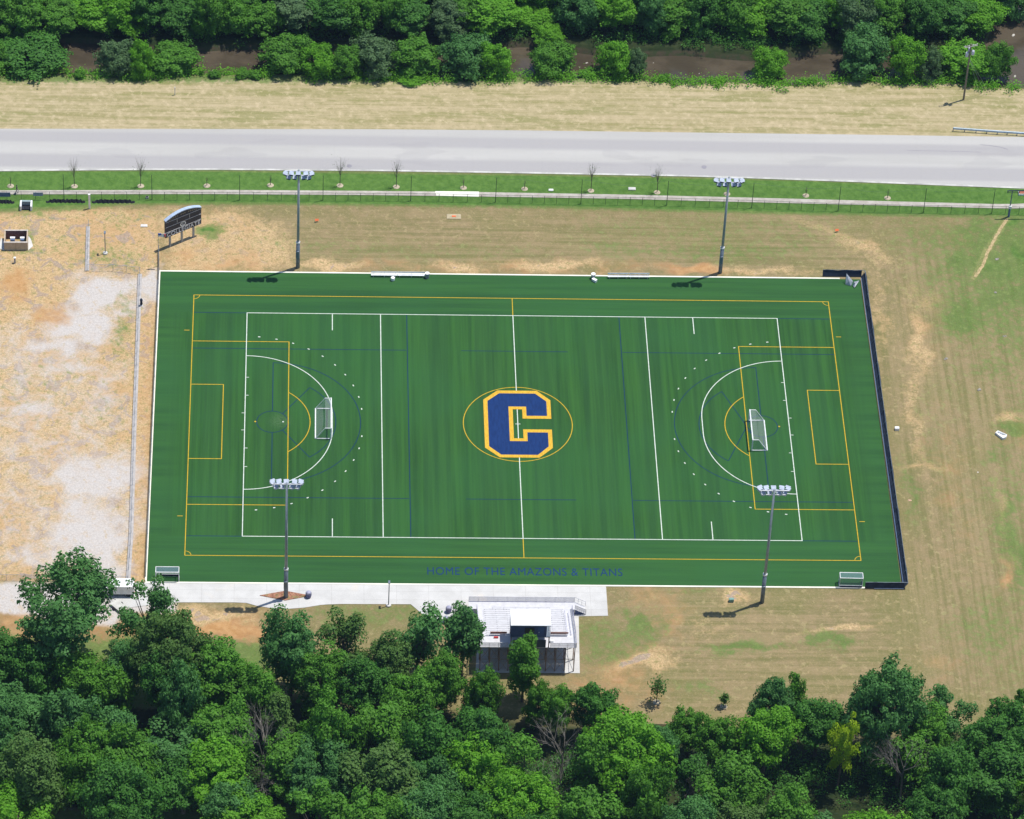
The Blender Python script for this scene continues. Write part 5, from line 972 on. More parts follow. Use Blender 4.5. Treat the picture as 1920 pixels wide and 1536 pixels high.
TREES = [
 ("tall open crowned tree with a dark forked trunk in front of the gravel drive", "trees of the near wood", [(-72.1, -58.94, 17, 22, 'open', 'blue')]),
 ("thin crowned tree in front of the white truck and the left hockey goal", "trees of the near wood", [(-60.47, -54.08, 9.4, 16, 'sparse', 'blue')]),
 ("olive green tree just right and below the thin one by the truck", "trees of the near wood", [(-56.01, -64.53, 13.7, 18, 'spread', 'olive')]),
 ("dense dark tree whose tip touches the concrete below the mulch island", "trees of the near wood", [(-37.68, -63.13, 9.8, 18, 'dome', 'blue')]),
 ("loose crowned tree below the short lamp post", "trees of the near wood", [(-29.64, -61.82, 10.4, 16, 'sparse', 'olive')]),
 ("airy tree with bare limbs showing, left of the bleachers", "trees of the near wood", [(-17.62, -60.65, 10.8, 17, 'sparse', 'blue')]),
 ("tall narrow tree covering the left end of the bleachers", "trees of the near wood", [(-10.83, -58.46, 7.2, 18, 'column', 'blue')]),
 ("narrow dense tree standing right in front of the press box", "trees of the near wood", [(-1.34, -64.11, 6, 15, 'column', 'mid')]),
 ("small loose tree between the two airy trees left of the bleachers", "trees of the near wood", [(-24.78, -62.26, 6.7, 11, 'sparse', 'olive')]),
 ("round dark tree below the right end of the bleachers", "trees of the near wood", [(9.34, -72, 7.6, 12, 'round', 'dark')]),
 ("small round tree just below the bleacher shadow", "trees of the near wood", [(3.58, -72.14, 5.8, 11, 'round', 'mid')]),
 ("wide bright green tree below the bleachers, broadest in the near wood", "trees of the near wood", [(13.31, -83.6, 15.1, 16, 'spread', 'bright')]),
 ("small tree left of the short sapling at the wood edge", "trees of the near wood", [(23.87, -75.81, 7, 11, 'round', 'mid')]),
 ("blue green tree right of the short sapling at the wood edge", "trees of the near wood", [(36.74, -72.8, 7.3, 14, 'round', 'blue')]),
 ("slim tree poking up beside the blue green one at the wood edge", "trees of the near wood", [(40.74, -69.8, 3.5, 13, 'column', 'mid')]),
 ("vivid green tree left of the dark trees and the yellow tree", "trees of the near wood", [(35.41, -79.65, 9.9, 14, 'round', 'bright')]),
 ("yellow green loose tree, the only yellow one in the wood", "trees of the near wood", [(46.78, -82.43, 5.4, 18, 'sparse', 'yellow')]),
 ("biggest pale green tree rising highest into the brown grass on the right", "trees of the near wood", [(53.74, -76.27, 13.6, 20, 'spread', 'blue')]),
 ("bluish soft tree just right of the tallest one", "trees of the near wood", [(64.45, -73.38, 7.9, 13, 'sparse', 'blue')]),
 ("dark tree at the right edge of the near wood", "trees of the near wood", [(73.08, -78.74, 9.9, 15, 'round', 'dark')]),
 ("dark low tree between the vivid green one and the yellow tree", "trees of the near wood", [(43.83, -75.54, 9.1, 12, 'round', 'dark')]),
 ("tiny young tree cut by the right edge", "trees of the near wood", [(76.96, -65.74, 2.2, 6, 'column', 'mid')]),
 ("dark bushy tree under the tall open crowned tree", "trees of the near wood", [(-77.68, -64.4, 10, 12, 'bush', 'dark')]),
 ("bushy tree right of the forked trunk", "trees of the near wood", [(-66.44, -67.77, 9.1, 11, 'bush', 'mid')]),
 ("rounded tree below the orange clay bank", "trees of the near wood", [(-51.21, -66.79, 9.9, 14, 'round', 'mid')]),
 ("rounded tree left of the dense dark one at the clay bank", "trees of the near wood", [(-42.94, -69.91, 8.3, 13, 'round', 'mid')]),
 ("lit bright green flat crown at the bottom left of the wood", "trees of the near wood", [(-44.19, -97.23, 13.3, 12, 'spread', 'bright')]),
 ("large lit crown in the lower left of the wood", "trees of the near wood", [(-64.81, -86.9, 15.4, 16, 'spread', 'mid')]),
 ("leafy bush at the foot of the narrow tree by the press box", "trees of the near wood", [(0.9, -68.89, 5, 9, 'bush', 'mid')]),
 ("tree in the gap left of the bracing of the bleachers", "trees of the near wood", [(-19.11, -71.08, 9.1, 13, 'round', 'mid')]),
 ("bushy tree below the left bleacher bracing", "trees of the near wood", [(-7.83, -68.56, 6.6, 11, 'bush', 'mid')]),
 ("mid green tree tucked between the dense dark and the loose crowned ones", "trees of the near wood", [(-33.11, -67.84, 8.7, 15, 'dome', 'mid')]),
 ("olive tree tucked left of the airy tree with bare limbs", "trees of the near wood", [(-21.94, -63.93, 7.9, 14, 'dome', 'olive')]),
 ("mid green tree between the airy tree and the tall narrow one", "trees of the near wood", [(-14.13, -67.44, 7, 14, 'dome', 'mid')]),
 ("broad rounded tree under the orange clay bank, right of the olive one", "trees of the near wood", [(-48.32, -67.47, 10.7, 15, 'dome', 'mid')]),
 ("dark tree at the left foot of the olive one under the clay bank", "trees of the near wood", [(-57.76, -67.98, 7.9, 14, 'round', 'dark')]),
 ("dark round tree below the loose crowned one", "trees of the near wood", [(-26.34, -69.07, 8.7, 14, 'round', 'dark')]),
 ("mid green tree under the shorter young tree at the wood edge", "trees of the near wood", [(27.92, -78.86, 7.6, 12, 'round', 'mid')]),
 ("bluish round tree between the wide bright one and the small edge tree", "trees of the near wood", [(19.03, -80.69, 6.6, 12, 'round', 'blue')]),
 ("mid green tree filling the edge right below the bluish soft one", "trees of the near wood", [(60.24, -78.38, 8.3, 13, 'dome', 'mid')]),
 ("dark tree at the edge just left of the one at the right border", "trees of the near wood", [(68.82, -79.59, 8.3, 12, 'round', 'dark')]),
 ("leafy mass at the right foot of the dark forked trunk", "trees of the near wood", [(-70.19, -66.29, 10, 12, 'bush', 'mid')]),
 ("dark crown at the left edge just under the dirt bank", "trees of the near wood", [(-81.83, -62.6, 9.2, 12, 'dome', 'dark')]),
 ("bluish crown below the flat trailer", "trees of the near wood", [(-63.26, -63.28, 7.5, 12, 'dome', 'blue')]),
 ("blue green near wood crown, first row, at the left edge of the picture", "trees of the near wood", [(-84.05, -78.51, 14.2, 16.3, 'spread', 'blue')]),
 ("mid green near wood crown, second row, at the left edge of the picture", "trees of the near wood", [(-86.06, -82.73, 12.5, 15.4, 'sparse', 'mid')]),
 ("mid green near wood crown, third row, at the left edge of the picture", "trees of the near wood", [(-85.2, -88.78, 10.8, 11.6, 'spread', 'mid')]),
 ("blue green near wood crown, first row, below the left end of the gravel drive", "trees of the near wood", [(-78.96, -74.84, 12.5, 11.5, 'round', 'blue')]),
 ("olive green near wood crown, second row, below the left end of the gravel drive", "trees of the near wood", [(-76.4, -89.57, 10.9, 17.3, 'dome', 'olive')]),
 ("bright green near wood crown, third row, below the left end of the gravel drive", "trees of the near wood", [(-78.01, -95.39, 10.2, 13.3, 'sparse', 'bright')]),
 ("blue green near wood crown, first row, below the dark forked trunk", "trees of the near wood", [(-70.8, -79.04, 10.2, 15.6, 'round', 'blue')]),
 ("mid green near wood crown, second row, below the dark forked trunk", "trees of the near wood", [(-68.19, -84.68, 10.1, 15.7, 'spread', 'mid')]),
 ("blue green near wood crown, first row, below the truck", "trees of the near wood", [(-64.52, -80.92, 8.8, 15, 'dome', 'blue')]),
 ("dark green near wood crown, second row, below the truck", "trees of the near wood", [(-62.95, -94.94, 13.9, 17.1, 'spread', 'dark')]),
 ("blue green near wood crown, first row, below the left hockey goal", "trees of the near wood", [(-54.27, -73.83, 9, 16.7, 'bush', 'blue')]),
 ("blue green near wood crown, second row, below the left hockey goal", "trees of the near wood", [(-55.5, -81.55, 12.6, 13.5, 'sparse', 'blue')]),
 ("dark green near wood crown, third row, below the left hockey goal", "trees of the near wood", [(-53.75, -87.89, 11.6, 12.4, 'round', 'dark')]),
 ("mid green near wood crown, first row, below the clay bank", "trees of the near wood", [(-48.04, -79.66, 12.2, 15.1, 'round', 'mid')]),
 ("bright green near wood crown, second row, below the clay bank", "trees of the near wood", [(-49.04, -87.88, 12.1, 14.5, 'round', 'bright')]),
 ("blue green near wood crown, third row, below the clay bank", "trees of the near wood", [(-46.4, -94.83, 9.3, 14.1, 'round', 'blue')]),
 ("olive green near wood crown, first row, below the left tip of the mulch island", "trees of the near wood", [(-39.52, -74.97, 5.7, 14.2, 'column', 'olive')]),
 ("mid green near wood crown, second row, below the left tip of the mulch island", "trees of the near wood", [(-37.66, -84.45, 10.3, 12.4, 'dome', 'mid')]),
 ("mid green near wood crown, first row, below the right tip of the mulch island", "trees of the near wood", [(-31.15, -80.69, 10.3, 16.7, 'bush', 'mid')]),
 ("blue green near wood crown, second row, below the right tip of the mulch island", "trees of the near wood", [(-32.95, -87.41, 13, 13.7, 'spread', 'blue')]),
 ("mid green near wood crown, third row, below the right tip of the mulch island", "trees of the near wood", [(-33.88, -97.75, 11, 15.4, 'sparse', 'mid')]),
 ("mid green near wood crown, first row, below the olive tree under the lamp", "trees of the near wood", [(-24.69, -78.14, 12.1, 15.4, 'sparse', 'mid')]),
 ("olive green near wood crown, second row, below the olive tree under the lamp", "trees of the near wood", [(-23.6, -90.16, 12.2, 16.6, 'dome', 'olive')]),
 ("mid green near wood crown, third row, below the olive tree under the lamp", "trees of the near wood", [(-24.4, -98.77, 12.4, 16.5, 'round', 'mid')]),
 ("dark green near wood crown, first row, left of the foot of the bleachers", "trees of the near wood", [(-16.31, -82.07, 11.5, 15, 'bush', 'dark')]),
 ("blue green near wood crown, second row, left of the foot of the bleachers", "trees of the near wood", [(-16.35, -88.92, 10.5, 11.7, 'spread', 'blue')]),
 ("blue green near wood crown, third row, left of the foot of the bleachers", "trees of the near wood", [(-17.88, -96.58, 9.6, 14.3, 'round', 'blue')]),
 ("dark green near wood crown, first row, below the tall narrow tree at the bleachers", "trees of the near wood", [(-8.22, -80.05, 10.4, 14.3, 'round', 'dark')]),
 ("bright green near wood crown, second row, below the tall narrow tree at the bleachers", "trees of the near wood", [(-9.07, -85.71, 9.9, 13.9, 'round', 'bright')]),
 ("dark green near wood crown, third row, below the tall narrow tree at the bleachers", "trees of the near wood", [(-9.56, -96.45, 12.2, 12.1, 'spread', 'dark')]),
 ("mid green near wood crown, first row, below the press box", "trees of the near wood", [(-1.92, -87.12, 10.3, 15.4, 'sparse', 'mid')]),
 ("bright green near wood crown, second row, below the press box", "trees of the near wood", [(-2.6, -93.76, 13.8, 13.6, 'spread', 'bright')]),
 ("dark green near wood crown, third row, below the press box", "trees of the near wood", [(-1.53, -104.75, 11.3, 16.8, 'spread', 'dark')]),
 ("mid green near wood crown, first row, below the right end of the concrete", "trees of the near wood", [(8.1, -87.01, 5.7, 17, 'column', 'mid')]),
 ("mid green near wood crown, second row, below the right end of the concrete", "trees of the near wood", [(6.36, -99.44, 10.6, 17.4, 'dome', 'mid')]),
 ("mid green near wood crown, first row, below the wide bright green tree", "trees of the near wood", [(15.53, -93.76, 8.8, 16.5, 'bush', 'mid')]),
 ("dark green near wood crown, first row, below the lone young tree", "trees of the near wood", [(23.7, -87.46, 5.7, 13.3, 'column', 'dark')]),
 ("blue green near wood crown, second row, below the lone young tree", "trees of the near wood", [(22.53, -99.5, 9.9, 16.1, 'round', 'blue')]),
 ("mid green near wood crown, first row, below the shorter young tree", "trees of the near wood", [(29.02, -91.29, 11.1, 16, 'dome', 'mid')]),
 ("olive green near wood crown, second row, below the shorter young tree", "trees of the near wood", [(30.18, -98.06, 13.3, 11.6, 'spread', 'olive')]),
 ("mid green near wood crown, first row, right of the near right floodlight mast", "trees of the near wood", [(37.32, -98.19, 9.5, 16.6, 'dome', 'mid')]),
 ("blue green near wood crown, second row, right of the near right floodlight mast", "trees of the near wood", [(39.48, -100.67, 11.8, 13.2, 'dome', 'blue')]),
 ("mid green near wood crown, first row, below the right hockey goal", "trees of the near wood", [(56.2, -81.44, 9.9, 11.9, 'sparse', 'mid')]),
 ("bright green near wood crown, second row, below the right hockey goal", "trees of the near wood", [(52.2, -100.68, 13.6, 11.8, 'spread', 'bright')]),
 ("dark green near wood crown, first row, below the windscreen corner", "trees of the near wood", [(62.38, -89.39, 9.4, 17, 'dome', 'dark')]),
 ("dark green near wood crown, second row, below the windscreen corner", "trees of the near wood", [(60.14, -94.76, 9.1, 13.8, 'round', 'dark')]),
 ("dark green near wood crown, first row, below the mown stripes at the right", "trees of the near wood", [(70.83, -86.8, 11.3, 13.4, 'dome', 'dark')]),
 ("bright green near wood crown, first row, at the right edge of the picture", "trees of the near wood", [(78.57, -88.79, 11.1, 15.2, 'spread', 'bright')]),
 ("dark green near wood crown, second row, at the right edge of the picture", "trees of the near wood", [(76.17, -98.87, 11.8, 13.7, 'round', 'dark')]),
 ("big dark domed tree at the upper left corner by the creek", "trees on the near creek bank", [(-86.16, 96.88, 14.6, 5.4, 'bush', 'dark')]),
 ("tree cut by the left edge on the near creek bank", "trees on the near creek bank", [(-93.74, 93.62, 7.8, 6.4, 'bush', 'mid')]),
 ("grey green tree left of its brighter neighbour on the near creek bank", "trees on the near creek bank", [(-70.12, 94.45, 7.8, 7.2, 'bush', 'grey')]),
 ("small bright tree with a yellowish top on the near creek bank", "trees on the near creek bank", [(-65.92, 93.79, 5.9, 7.8, 'bush', 'bright')]),
 ("broad tree between the two open stretches of creek", "trees on the near creek bank", [(-60.84, 96.29, 10.2, 5.2, 'bush', 'mid')]),
 ("tree at the left end of the long bank group, leaning over the creek", "trees on the near creek bank", [(-39.69, 97.07, 10.2, 6.5, 'bush', 'mid')]),
 ("bright green tree second from the left in the long bank group", "trees on the near creek bank", [(-33.52, 94.61, 7.8, 6.9, 'bush', 'bright')]),
 ("third tree from the left in the long bank group", "trees on the near creek bank", [(-28.45, 94.5, 6.8, 6.8, 'bush', 'mid')]),
 ("greyish tall tree in the middle of the long bank group", "trees on the near creek bank", [(-23.06, 96.27, 9.3, 7.5, 'bush', 'grey')]),
 ("broad green tree right of the greyish one on the bank", "trees on the near creek bank", [(-15.92, 96.32, 10.2, 7, 'bush', 'mid')]),
 ("low greyish shrub at the front foot of the long bank group", "trees on the near creek bank", [(-23.37, 94.09, 7.6, 1.7, 'bush', 'grey')]),
 ("low bright shrub at the front foot of the long bank group", "trees on the near creek bank", [(-16.94, 92.96, 5.9, 1.2, 'bush', 'bright')]),
 ("bluish round tree right of the long bank group", "trees on the near creek bank", [(-6.7, 96.52, 10.2, 8.1, 'bush', 'blue')]),
 ("bright green tree forming the right shoulder of the bluish round one", "trees on the near creek bank", [(-1.53, 95.5, 7, 7.2, 'bush', 'bright')]),
 ("small free standing bank tree, left of two", "trees on the near creek bank", [(9.22, 96.91, 8.6, 6.6, 'bush', 'mid')]),
 ("small free standing bank tree, right of two", "trees on the near creek bank", [(20.8, 96.42, 7.8, 7.2, 'bush', 'bright')]),
 ("low bush at the left foot of the right free standing bank tree", "trees on the near creek bank", [(16.44, 95.72, 4.4, 1.2, 'bush', 'mid')]),
 ("grey wispy tree attached to the right free standing bank tree", "trees on the near creek bank", [(24.69, 95.53, 4.3, 6.7, 'bush', 'grey')]),
 ("lone bush shaped tree with water on both sides", "trees on the near creek bank", [(49.3, 96.6, 7, 6.4, 'bush', 'bright')]),
 ("tall bluish tree at the left of the right bank group", "trees on the near creek bank", [(66.96, 98.5, 10.9, 9.5, 'bush', 'blue')]),
 ("bright tree between the tall bluish one and the utility pole", "trees on the near creek bank", [(74.52, 96.62, 7.8, 8.9, 'bush', 'bright')]),
 ("thin grey green tree just left of the utility pole tree", "trees on the near creek bank", [(78.98, 95.7, 5.4, 7.3, 'bush', 'grey')]),
 ("wide bright tree right behind the utility pole", "trees on the near creek bank", [(85.55, 98.75, 11.5, 6.3, 'bush', 'bright')]),
 ("darker right shoulder tree beyond the utility pole wires", "trees on the near creek bank", [(91.6, 96.88, 6.4, 7.9, 'bush', 'mid')]),
 ("low green shrub among the weeds of the near creek bank, first from the left", "trees on the near creek bank", [(-77.02, 92.27, 2.3, 1.2, 'bush', 'mid')]),
 ("low green shrub among the weeds of the near creek bank, second from the left", "trees on the near creek bank", [(-52.59, 92.8, 2.3, 1.2, 'bush', 'mid')]),
 ("low green shrub among the weeds of the near creek bank, third from the left", "trees on the near creek bank", [(-47.44, 93.07, 2.9, 1.2, 'bush', 'mid')]),
 ("low green shrub among the weeds of the near creek bank, fourth from the left", "trees on the near creek bank", [(-45.2, 92.85, 2.7, 1.2, 'bush', 'mid')]),
 ("low green shrub among the weeds of the near creek bank, fifth from the left", "trees on the near creek bank", [(29.87, 94.89, 2.3, 1.2, 'bush', 'mid')]),
 ("bright green tree across the creek, front row, first from the left", "trees across the creek", [(-97.97, 106.34, 8.2, 7.2, 'bush', 'bright')]),
 ("mid green tree across the creek, front row, second from the left", "trees across the creek", [(-92.24, 104.27, 7.9, 6.8, 'bush', 'mid')]),
 ("mid green tree across the creek, front row, third from the left", "trees across the creek", [(-87.62, 105.63, 10.1, 8.4, 'bush', 'mid')]),
 ("mid green tree across the creek, front row, fourth from the left", "trees across the creek", [(-81.3, 105.57, 8.9, 7.1, 'dome', 'mid')]),
 ("bright green tree across the creek, front row, fifth from the left", "trees across the creek", [(-75.32, 107.06, 10.1, 6.1, 'dome', 'bright')]),
 ("bright green tree across the creek, front row, sixth from the left", "trees across the creek", [(-69.56, 106.56, 9.7, 8.1, 'bush', 'bright')]),
 ("dark green tree across the creek, front row, seventh from the left", "trees across the creek", [(-65.25, 106.93, 8.4, 9.7, 'dome', 'dark')]),
 ("dark green tree across the creek, front row, eighth from the left", "trees across the creek", [(-59.09, 107.45, 10.6, 6.3, 'bush', 'dark')]),
 ("mid green tree across the creek, front row, ninth from the left", "trees across the creek", [(-53.16, 105.64, 8, 9.7, 'bush', 'mid')]),
 ("mid green tree across the creek, front row, tenth from the left", "trees across the creek", [(-49.86, 106.96, 8.3, 7.2, 'bush', 'mid')]),
 ("mid green tree across the creek, front row, eleventh from the left", "trees across the creek", [(-44.24, 105.98, 8.8, 6, 'bush', 'mid')]),
 ("greyish green tree across the creek, front row, twelfth from the left", "trees across the creek", [(-38.38, 108.56, 9.9, 7.7, 'dome', 'grey')]),
 ("dark green tree across the creek, front row, thirteenth from the left", "trees across the creek", [(-31.17, 106.83, 9.6, 7.7, 'dome', 'dark')]),
 ("mid green tree across the creek, front row, fourteenth from the left", "trees across the creek", [(-25.86, 107.16, 8.7, 8.7, 'bush', 'mid')]),
 ("mid green tree across the creek, front row, fifteenth from the left", "trees across the creek", [(-20.22, 107.62, 7.9, 9.2, 'bush', 'mid')]),
 ("dark green tree across the creek, front row, sixteenth from the left", "trees across the creek", [(-17.12, 106.67, 9.1, 7.8, 'dome', 'dark')]),
 ("greyish green tree across the creek, front row, seventeenth from the left", "trees across the creek", [(-9.8, 106.72, 8.5, 6.5, 'bush', 'grey')]),
 ("mid green tree across the creek, front row, eighteenth from the left", "trees across the creek", [(-6.97, 109, 9, 6.7, 'bush', 'mid')]),
 ("bright green tree across the creek, front row, nineteenth from the left", "trees across the creek", [(-1.38, 107.69, 10.8, 7.1, 'dome', 'bright')]),
 ("blue green tree across the creek, front row, twentieth from the left", "trees across the creek", [(14.82, 109.25, 8.8, 8, 'bush', 'blue')]),
 ("bright green tree across the creek, front row, twenty first from the left", "trees across the creek", [(21.44, 108.5, 7.9, 8.4, 'dome', 'bright')]),
 ("blue green tree across the creek, front row, twenty second from the left", "trees across the creek", [(27.94, 108.88, 7.8, 9.2, 'bush', 'blue')]),
 ("mid green tree across the creek, front row, twenty third from the left", "trees across the creek", [(32.33, 109.3, 10.2, 6.4, 'bush', 'mid')]),
 ("dark green tree across the creek, front row, twenty fourth from the left", "trees across the creek", [(37.42, 108.89, 8.1, 8.6, 'bush', 'dark')]),
 ("mid green tree across the creek, front row, twenty fifth from the left", "trees across the creek", [(43.39, 110.1, 10, 8.4, 'bush', 'mid')]),
 ("bright green tree across the creek, front row, twenty sixth from the left", "trees across the creek", [(46.08, 109.89, 10.2, 6, 'bush', 'bright')]),
 ("mid green tree across the creek, front row, twenty seventh from the left", "trees across the creek", [(53.87, 108.59, 9.9, 7.9, 'dome', 'mid')]),
 ("dark green tree across the creek, front row, twenty eighth from the left", "trees across the creek", [(57.66, 108.55, 9.6, 6.5, 'bush', 'dark')]),
 ("bright green tree across the creek, front row, twenty ninth from the left", "trees across the creek", [(63.79, 109.33, 8, 8.6, 'bush', 'bright')]),
 ("greyish green tree across the creek, front row, thirtieth from the left", "trees across the creek", [(67.22, 108.48, 9.2, 9.2, 'bush', 'grey')]),
 ("mid green tree across the creek, front row, thirty first from the left", "trees across the creek", [(71.68, 109.76, 8.8, 8.1, 'bush', 'mid')]),
 ("dark green tree across the creek, front row, thirty second from the left", "trees across the creek", [(79.22, 109.15, 8.3, 7.9, 'bush', 'dark')]),
 ("dark green tree across the creek, front row, thirty third from the left", "trees across the creek", [(84.89, 111.22, 10.7, 6.2, 'bush', 'dark')]),
 ("bright green tree across the creek, front row, thirty fourth from the left", "trees across the creek", [(89.54, 111, 9.3, 5.6, 'bush', 'bright')]),
 ("mid green tree across the creek, second row, first from the left", "trees across the creek", [(-96.85, 114.77, 10.9, 6.6, 'bush', 'mid')]),
 ("mid green tree across the creek, second row, second from the left", "trees across the creek", [(-88.45, 112.39, 8.4, 7.3, 'dome', 'mid')]),
 ("bright green tree across the creek, second row, third from the left", "trees across the creek", [(-84.21, 113.41, 8.9, 9.5, 'bush', 'bright')]),
 ("mid green tree across the creek, second row, fourth from the left", "trees across the creek", [(-77.47, 114.7, 10.4, 4.9, 'bush', 'mid')]),
 ("bright green tree across the creek, second row, fifth from the left", "trees across the creek", [(-70.98, 114.6, 10.7, 7.4, 'bush', 'bright')]),
 ("bright green tree across the creek, second row, sixth from the left", "trees across the creek", [(-65.57, 113.51, 10.3, 4.9, 'dome', 'bright')]),
 ("bright green tree across the creek, second row, seventh from the left", "trees across the creek", [(-58.61, 111.75, 7.9, 8.9, 'dome', 'bright')]),
 ("mid green tree across the creek, second row, eighth from the left", "trees across the creek", [(-52.18, 112.88, 9.1, 8.8, 'dome', 'mid')]),
 ("dark green tree across the creek, second row, ninth from the left", "trees across the creek", [(-46.15, 114.68, 9.1, 5.8, 'dome', 'dark')]),
 ("mid green tree across the creek, second row, tenth from the left", "trees across the creek", [(-41.63, 115.77, 10.2, 8.1, 'dome', 'mid')]),
 ("greyish green tree across the creek, second row, eleventh from the left", "trees across the creek", [(-36.7, 116.2, 10.7, 4.7, 'bush', 'grey')]),
 ("greyish green tree across the creek, second row, twelfth from the left", "trees across the creek", [(-28.89, 113.36, 10, 7.9, 'dome', 'grey')]),
 ("mid green tree across the creek, second row, thirteenth from the left", "trees across the creek", [(-23.92, 114.84, 8.2, 9.3, 'bush', 'mid')]),
 ("dark green tree across the creek, second row, fourteenth from the left", "trees across the creek", [(-17.4, 114.21, 8.4, 9.6, 'dome', 'dark')]),
 ("mid green tree across the creek, second row, fifteenth from the left", "trees across the creek", [(-11.34, 116.09, 10, 7.8, 'bush', 'mid')]),
 ("dark green tree across the creek, second row, sixteenth from the left", "trees across the creek", [(-5.27, 115.87, 10.3, 5.2, 'bush', 'dark')]),
 ("mid green tree across the creek, second row, seventeenth from the left", "trees across the creek", [(-0.69, 116.05, 9.9, 7.5, 'dome', 'mid')]),
 ("bright green tree across the creek, second row, eighteenth from the left", "trees across the creek", [(6.04, 115.12, 9.1, 9, 'bush', 'bright')]),
 ("dark green tree across the creek, second row, nineteenth from the left", "trees across the creek", [(11.59, 113.68, 8.8, 6.5, 'bush', 'dark')]),
 ("blue green tree across the creek, second row, twentieth from the left", "trees across the creek", [(18.26, 115.67, 8.4, 8.6, 'dome', 'blue')]),
 ("dark green tree across the creek, second row, twenty first from the left", "trees across the creek", [(23.66, 113.44, 8.2, 6.6, 'bush', 'dark')]),
 ("bright green tree across the creek, second row, twenty second from the left", "trees across the creek", [(30.91, 113.84, 8.5, 9.2, 'bush', 'bright')]),
 ("dark green tree across the creek, second row, twenty third from the left", "trees across the creek", [(36.87, 114.52, 8.2, 7.8, 'bush', 'dark')]),
 ("mid green tree across the creek, second row, twenty fourth from the left", "trees across the creek", [(42.88, 116.86, 10.2, 8.2, 'dome', 'mid')]),
 ("bright green tree across the creek, second row, twenty fifth from the left", "trees across the creek", [(49.55, 113.94, 8.1, 6.6, 'bush', 'bright')]),
 ("mid green tree across the creek, second row, twenty sixth from the left", "trees across the creek", [(56.98, 115.89, 10.9, 5.4, 'dome', 'mid')]),
 ("dark green tree across the creek, second row, twenty seventh from the left", "trees across the creek", [(61.45, 115.69, 10.8, 4.5, 'bush', 'dark')]),
 ("greyish green tree across the creek, second row, twenty eighth from the left", "trees across the creek", [(70.19, 118.22, 10.2, 6.1, 'bush', 'grey')]),
 ("greyish green tree across the creek, second row, twenty ninth from the left", "trees across the creek", [(75.78, 115.34, 8.4, 6.7, 'bush', 'grey')]),
 ("bright green tree across the creek, second row, thirtieth from the left", "trees across the creek", [(82.54, 117.3, 8.1, 9.9, 'bush', 'bright')]),
 ("dark green tree across the creek, second row, thirty first from the left", "trees across the creek", [(89.25, 116.7, 8.5, 6.4, 'bush', 'dark')]),
 ("blue green tree across the creek, second row, thirty second from the left", "trees across the creek", [(96.83, 116.74, 8.4, 9.4, 'bush', 'blue')]),
 ("mid green tree across the creek, third row, first from the left", "trees across the creek", [(-92.32, 117.79, 7.8, 8, 'bush', 'mid')]),
 ("blue green tree across the creek, third row, second from the left", "trees across the creek", [(-88.74, 118.98, 10.5, 8.3, 'bush', 'blue')]),
 ("mid green tree across the creek, third row, third from the left", "trees across the creek", [(-80.8, 119.21, 8.1, 10, 'dome', 'mid')]),
 ("dark green tree across the creek, third row, fourth from the left", "trees across the creek", [(-74.05, 121.52, 10.2, 8.1, 'dome', 'dark')]),
 ("bright green tree across the creek, third row, fifth from the left", "trees across the creek", [(-66.64, 120.73, 7.9, 8.1, 'bush', 'bright')]),
 ("mid green tree across the creek, third row, sixth from the left", "trees across the creek", [(-58.95, 119.36, 10.2, 5.5, 'bush', 'mid')]),
 ("greyish green tree across the creek, third row, seventh from the left", "trees across the creek", [(-53.84, 118.53, 8.5, 7.2, 'bush', 'grey')]),
 ("dark green tree across the creek, third row, eighth from the left", "trees across the creek", [(-46.97, 120.75, 10.2, 5.2, 'dome', 'dark')]),
 ("bright green tree across the creek, third row, ninth from the left", "trees across the creek", [(-42.58, 119.09, 8.4, 9.3, 'bush', 'bright')]),
 ("mid green tree across the creek, third row, tenth from the left", "trees across the creek", [(-33.75, 122.52, 10.7, 4.7, 'bush', 'mid')]),
 ("dark green tree across the creek, third row, eleventh from the left", "trees across the creek", [(-28.03, 122.49, 9.8, 6, 'bush', 'dark')]),
 ("greyish green tree across the creek, third row, twelfth from the left", "trees across the creek", [(-22.1, 119.92, 8.1, 8.8, 'bush', 'grey')]),
 ("bright green tree across the creek, third row, thirteenth from the left", "trees across the creek", [(-14.28, 121.2, 9.2, 9.2, 'bush', 'bright')]),
 ("blue green tree across the creek, third row, fourteenth from the left", "trees across the creek", [(-9.33, 120.22, 8.2, 9, 'bush', 'blue')]),
 ("mid green tree across the creek, third row, fifteenth from the left", "trees across the creek", [(-4.53, 122.86, 10, 6.2, 'dome', 'mid')]),
 ("bright green tree across the creek, third row, sixteenth from the left", "trees across the creek", [(2.05, 121.18, 10.2, 6.5, 'bush', 'bright')]),
 ("greyish green tree across the creek, third row, seventeenth from the left", "trees across the creek", [(9.29, 122.44, 9.5, 8.9, 'bush', 'grey')]),
 ("mid green tree across the creek, third row, eighteenth from the left", "trees across the creek", [(15.43, 123.92, 10.7, 6.2, 'dome', 'mid')]),
 ("blue green tree across the creek, third row, nineteenth from the left", "trees across the creek", [(23.02, 123.56, 9.4, 6.9, 'bush', 'blue')]),
 ("mid green tree across the creek, third row, twentieth from the left", "trees across the creek", [(27.14, 122.56, 9.6, 7.1, 'bush', 'mid')]),
 ("dark green tree across the creek, third row, twenty first from the left", "trees across the creek", [(34.44, 121.22, 9, 8.8, 'bush', 'dark')]),
 ("bright green tree across the creek, third row, twenty second from the left", "trees across the creek", [(42.46, 124.1, 10.4, 6.2, 'dome', 'bright')]),
 ("bright green tree across the creek, third row, twenty third from the left", "trees across the creek", [(50.3, 123.38, 10.5, 7.8, 'dome', 'bright')]),
 ("dark green tree across the creek, third row, twenty fourth from the left", "trees across the creek", [(53.69, 122.45, 9.6, 5.6, 'dome', 'dark')]),
 ("bright green tree across the creek, third row, twenty fifth from the left", "trees across the creek", [(60.64, 124.77, 9.6, 8, 'dome', 'bright')]),
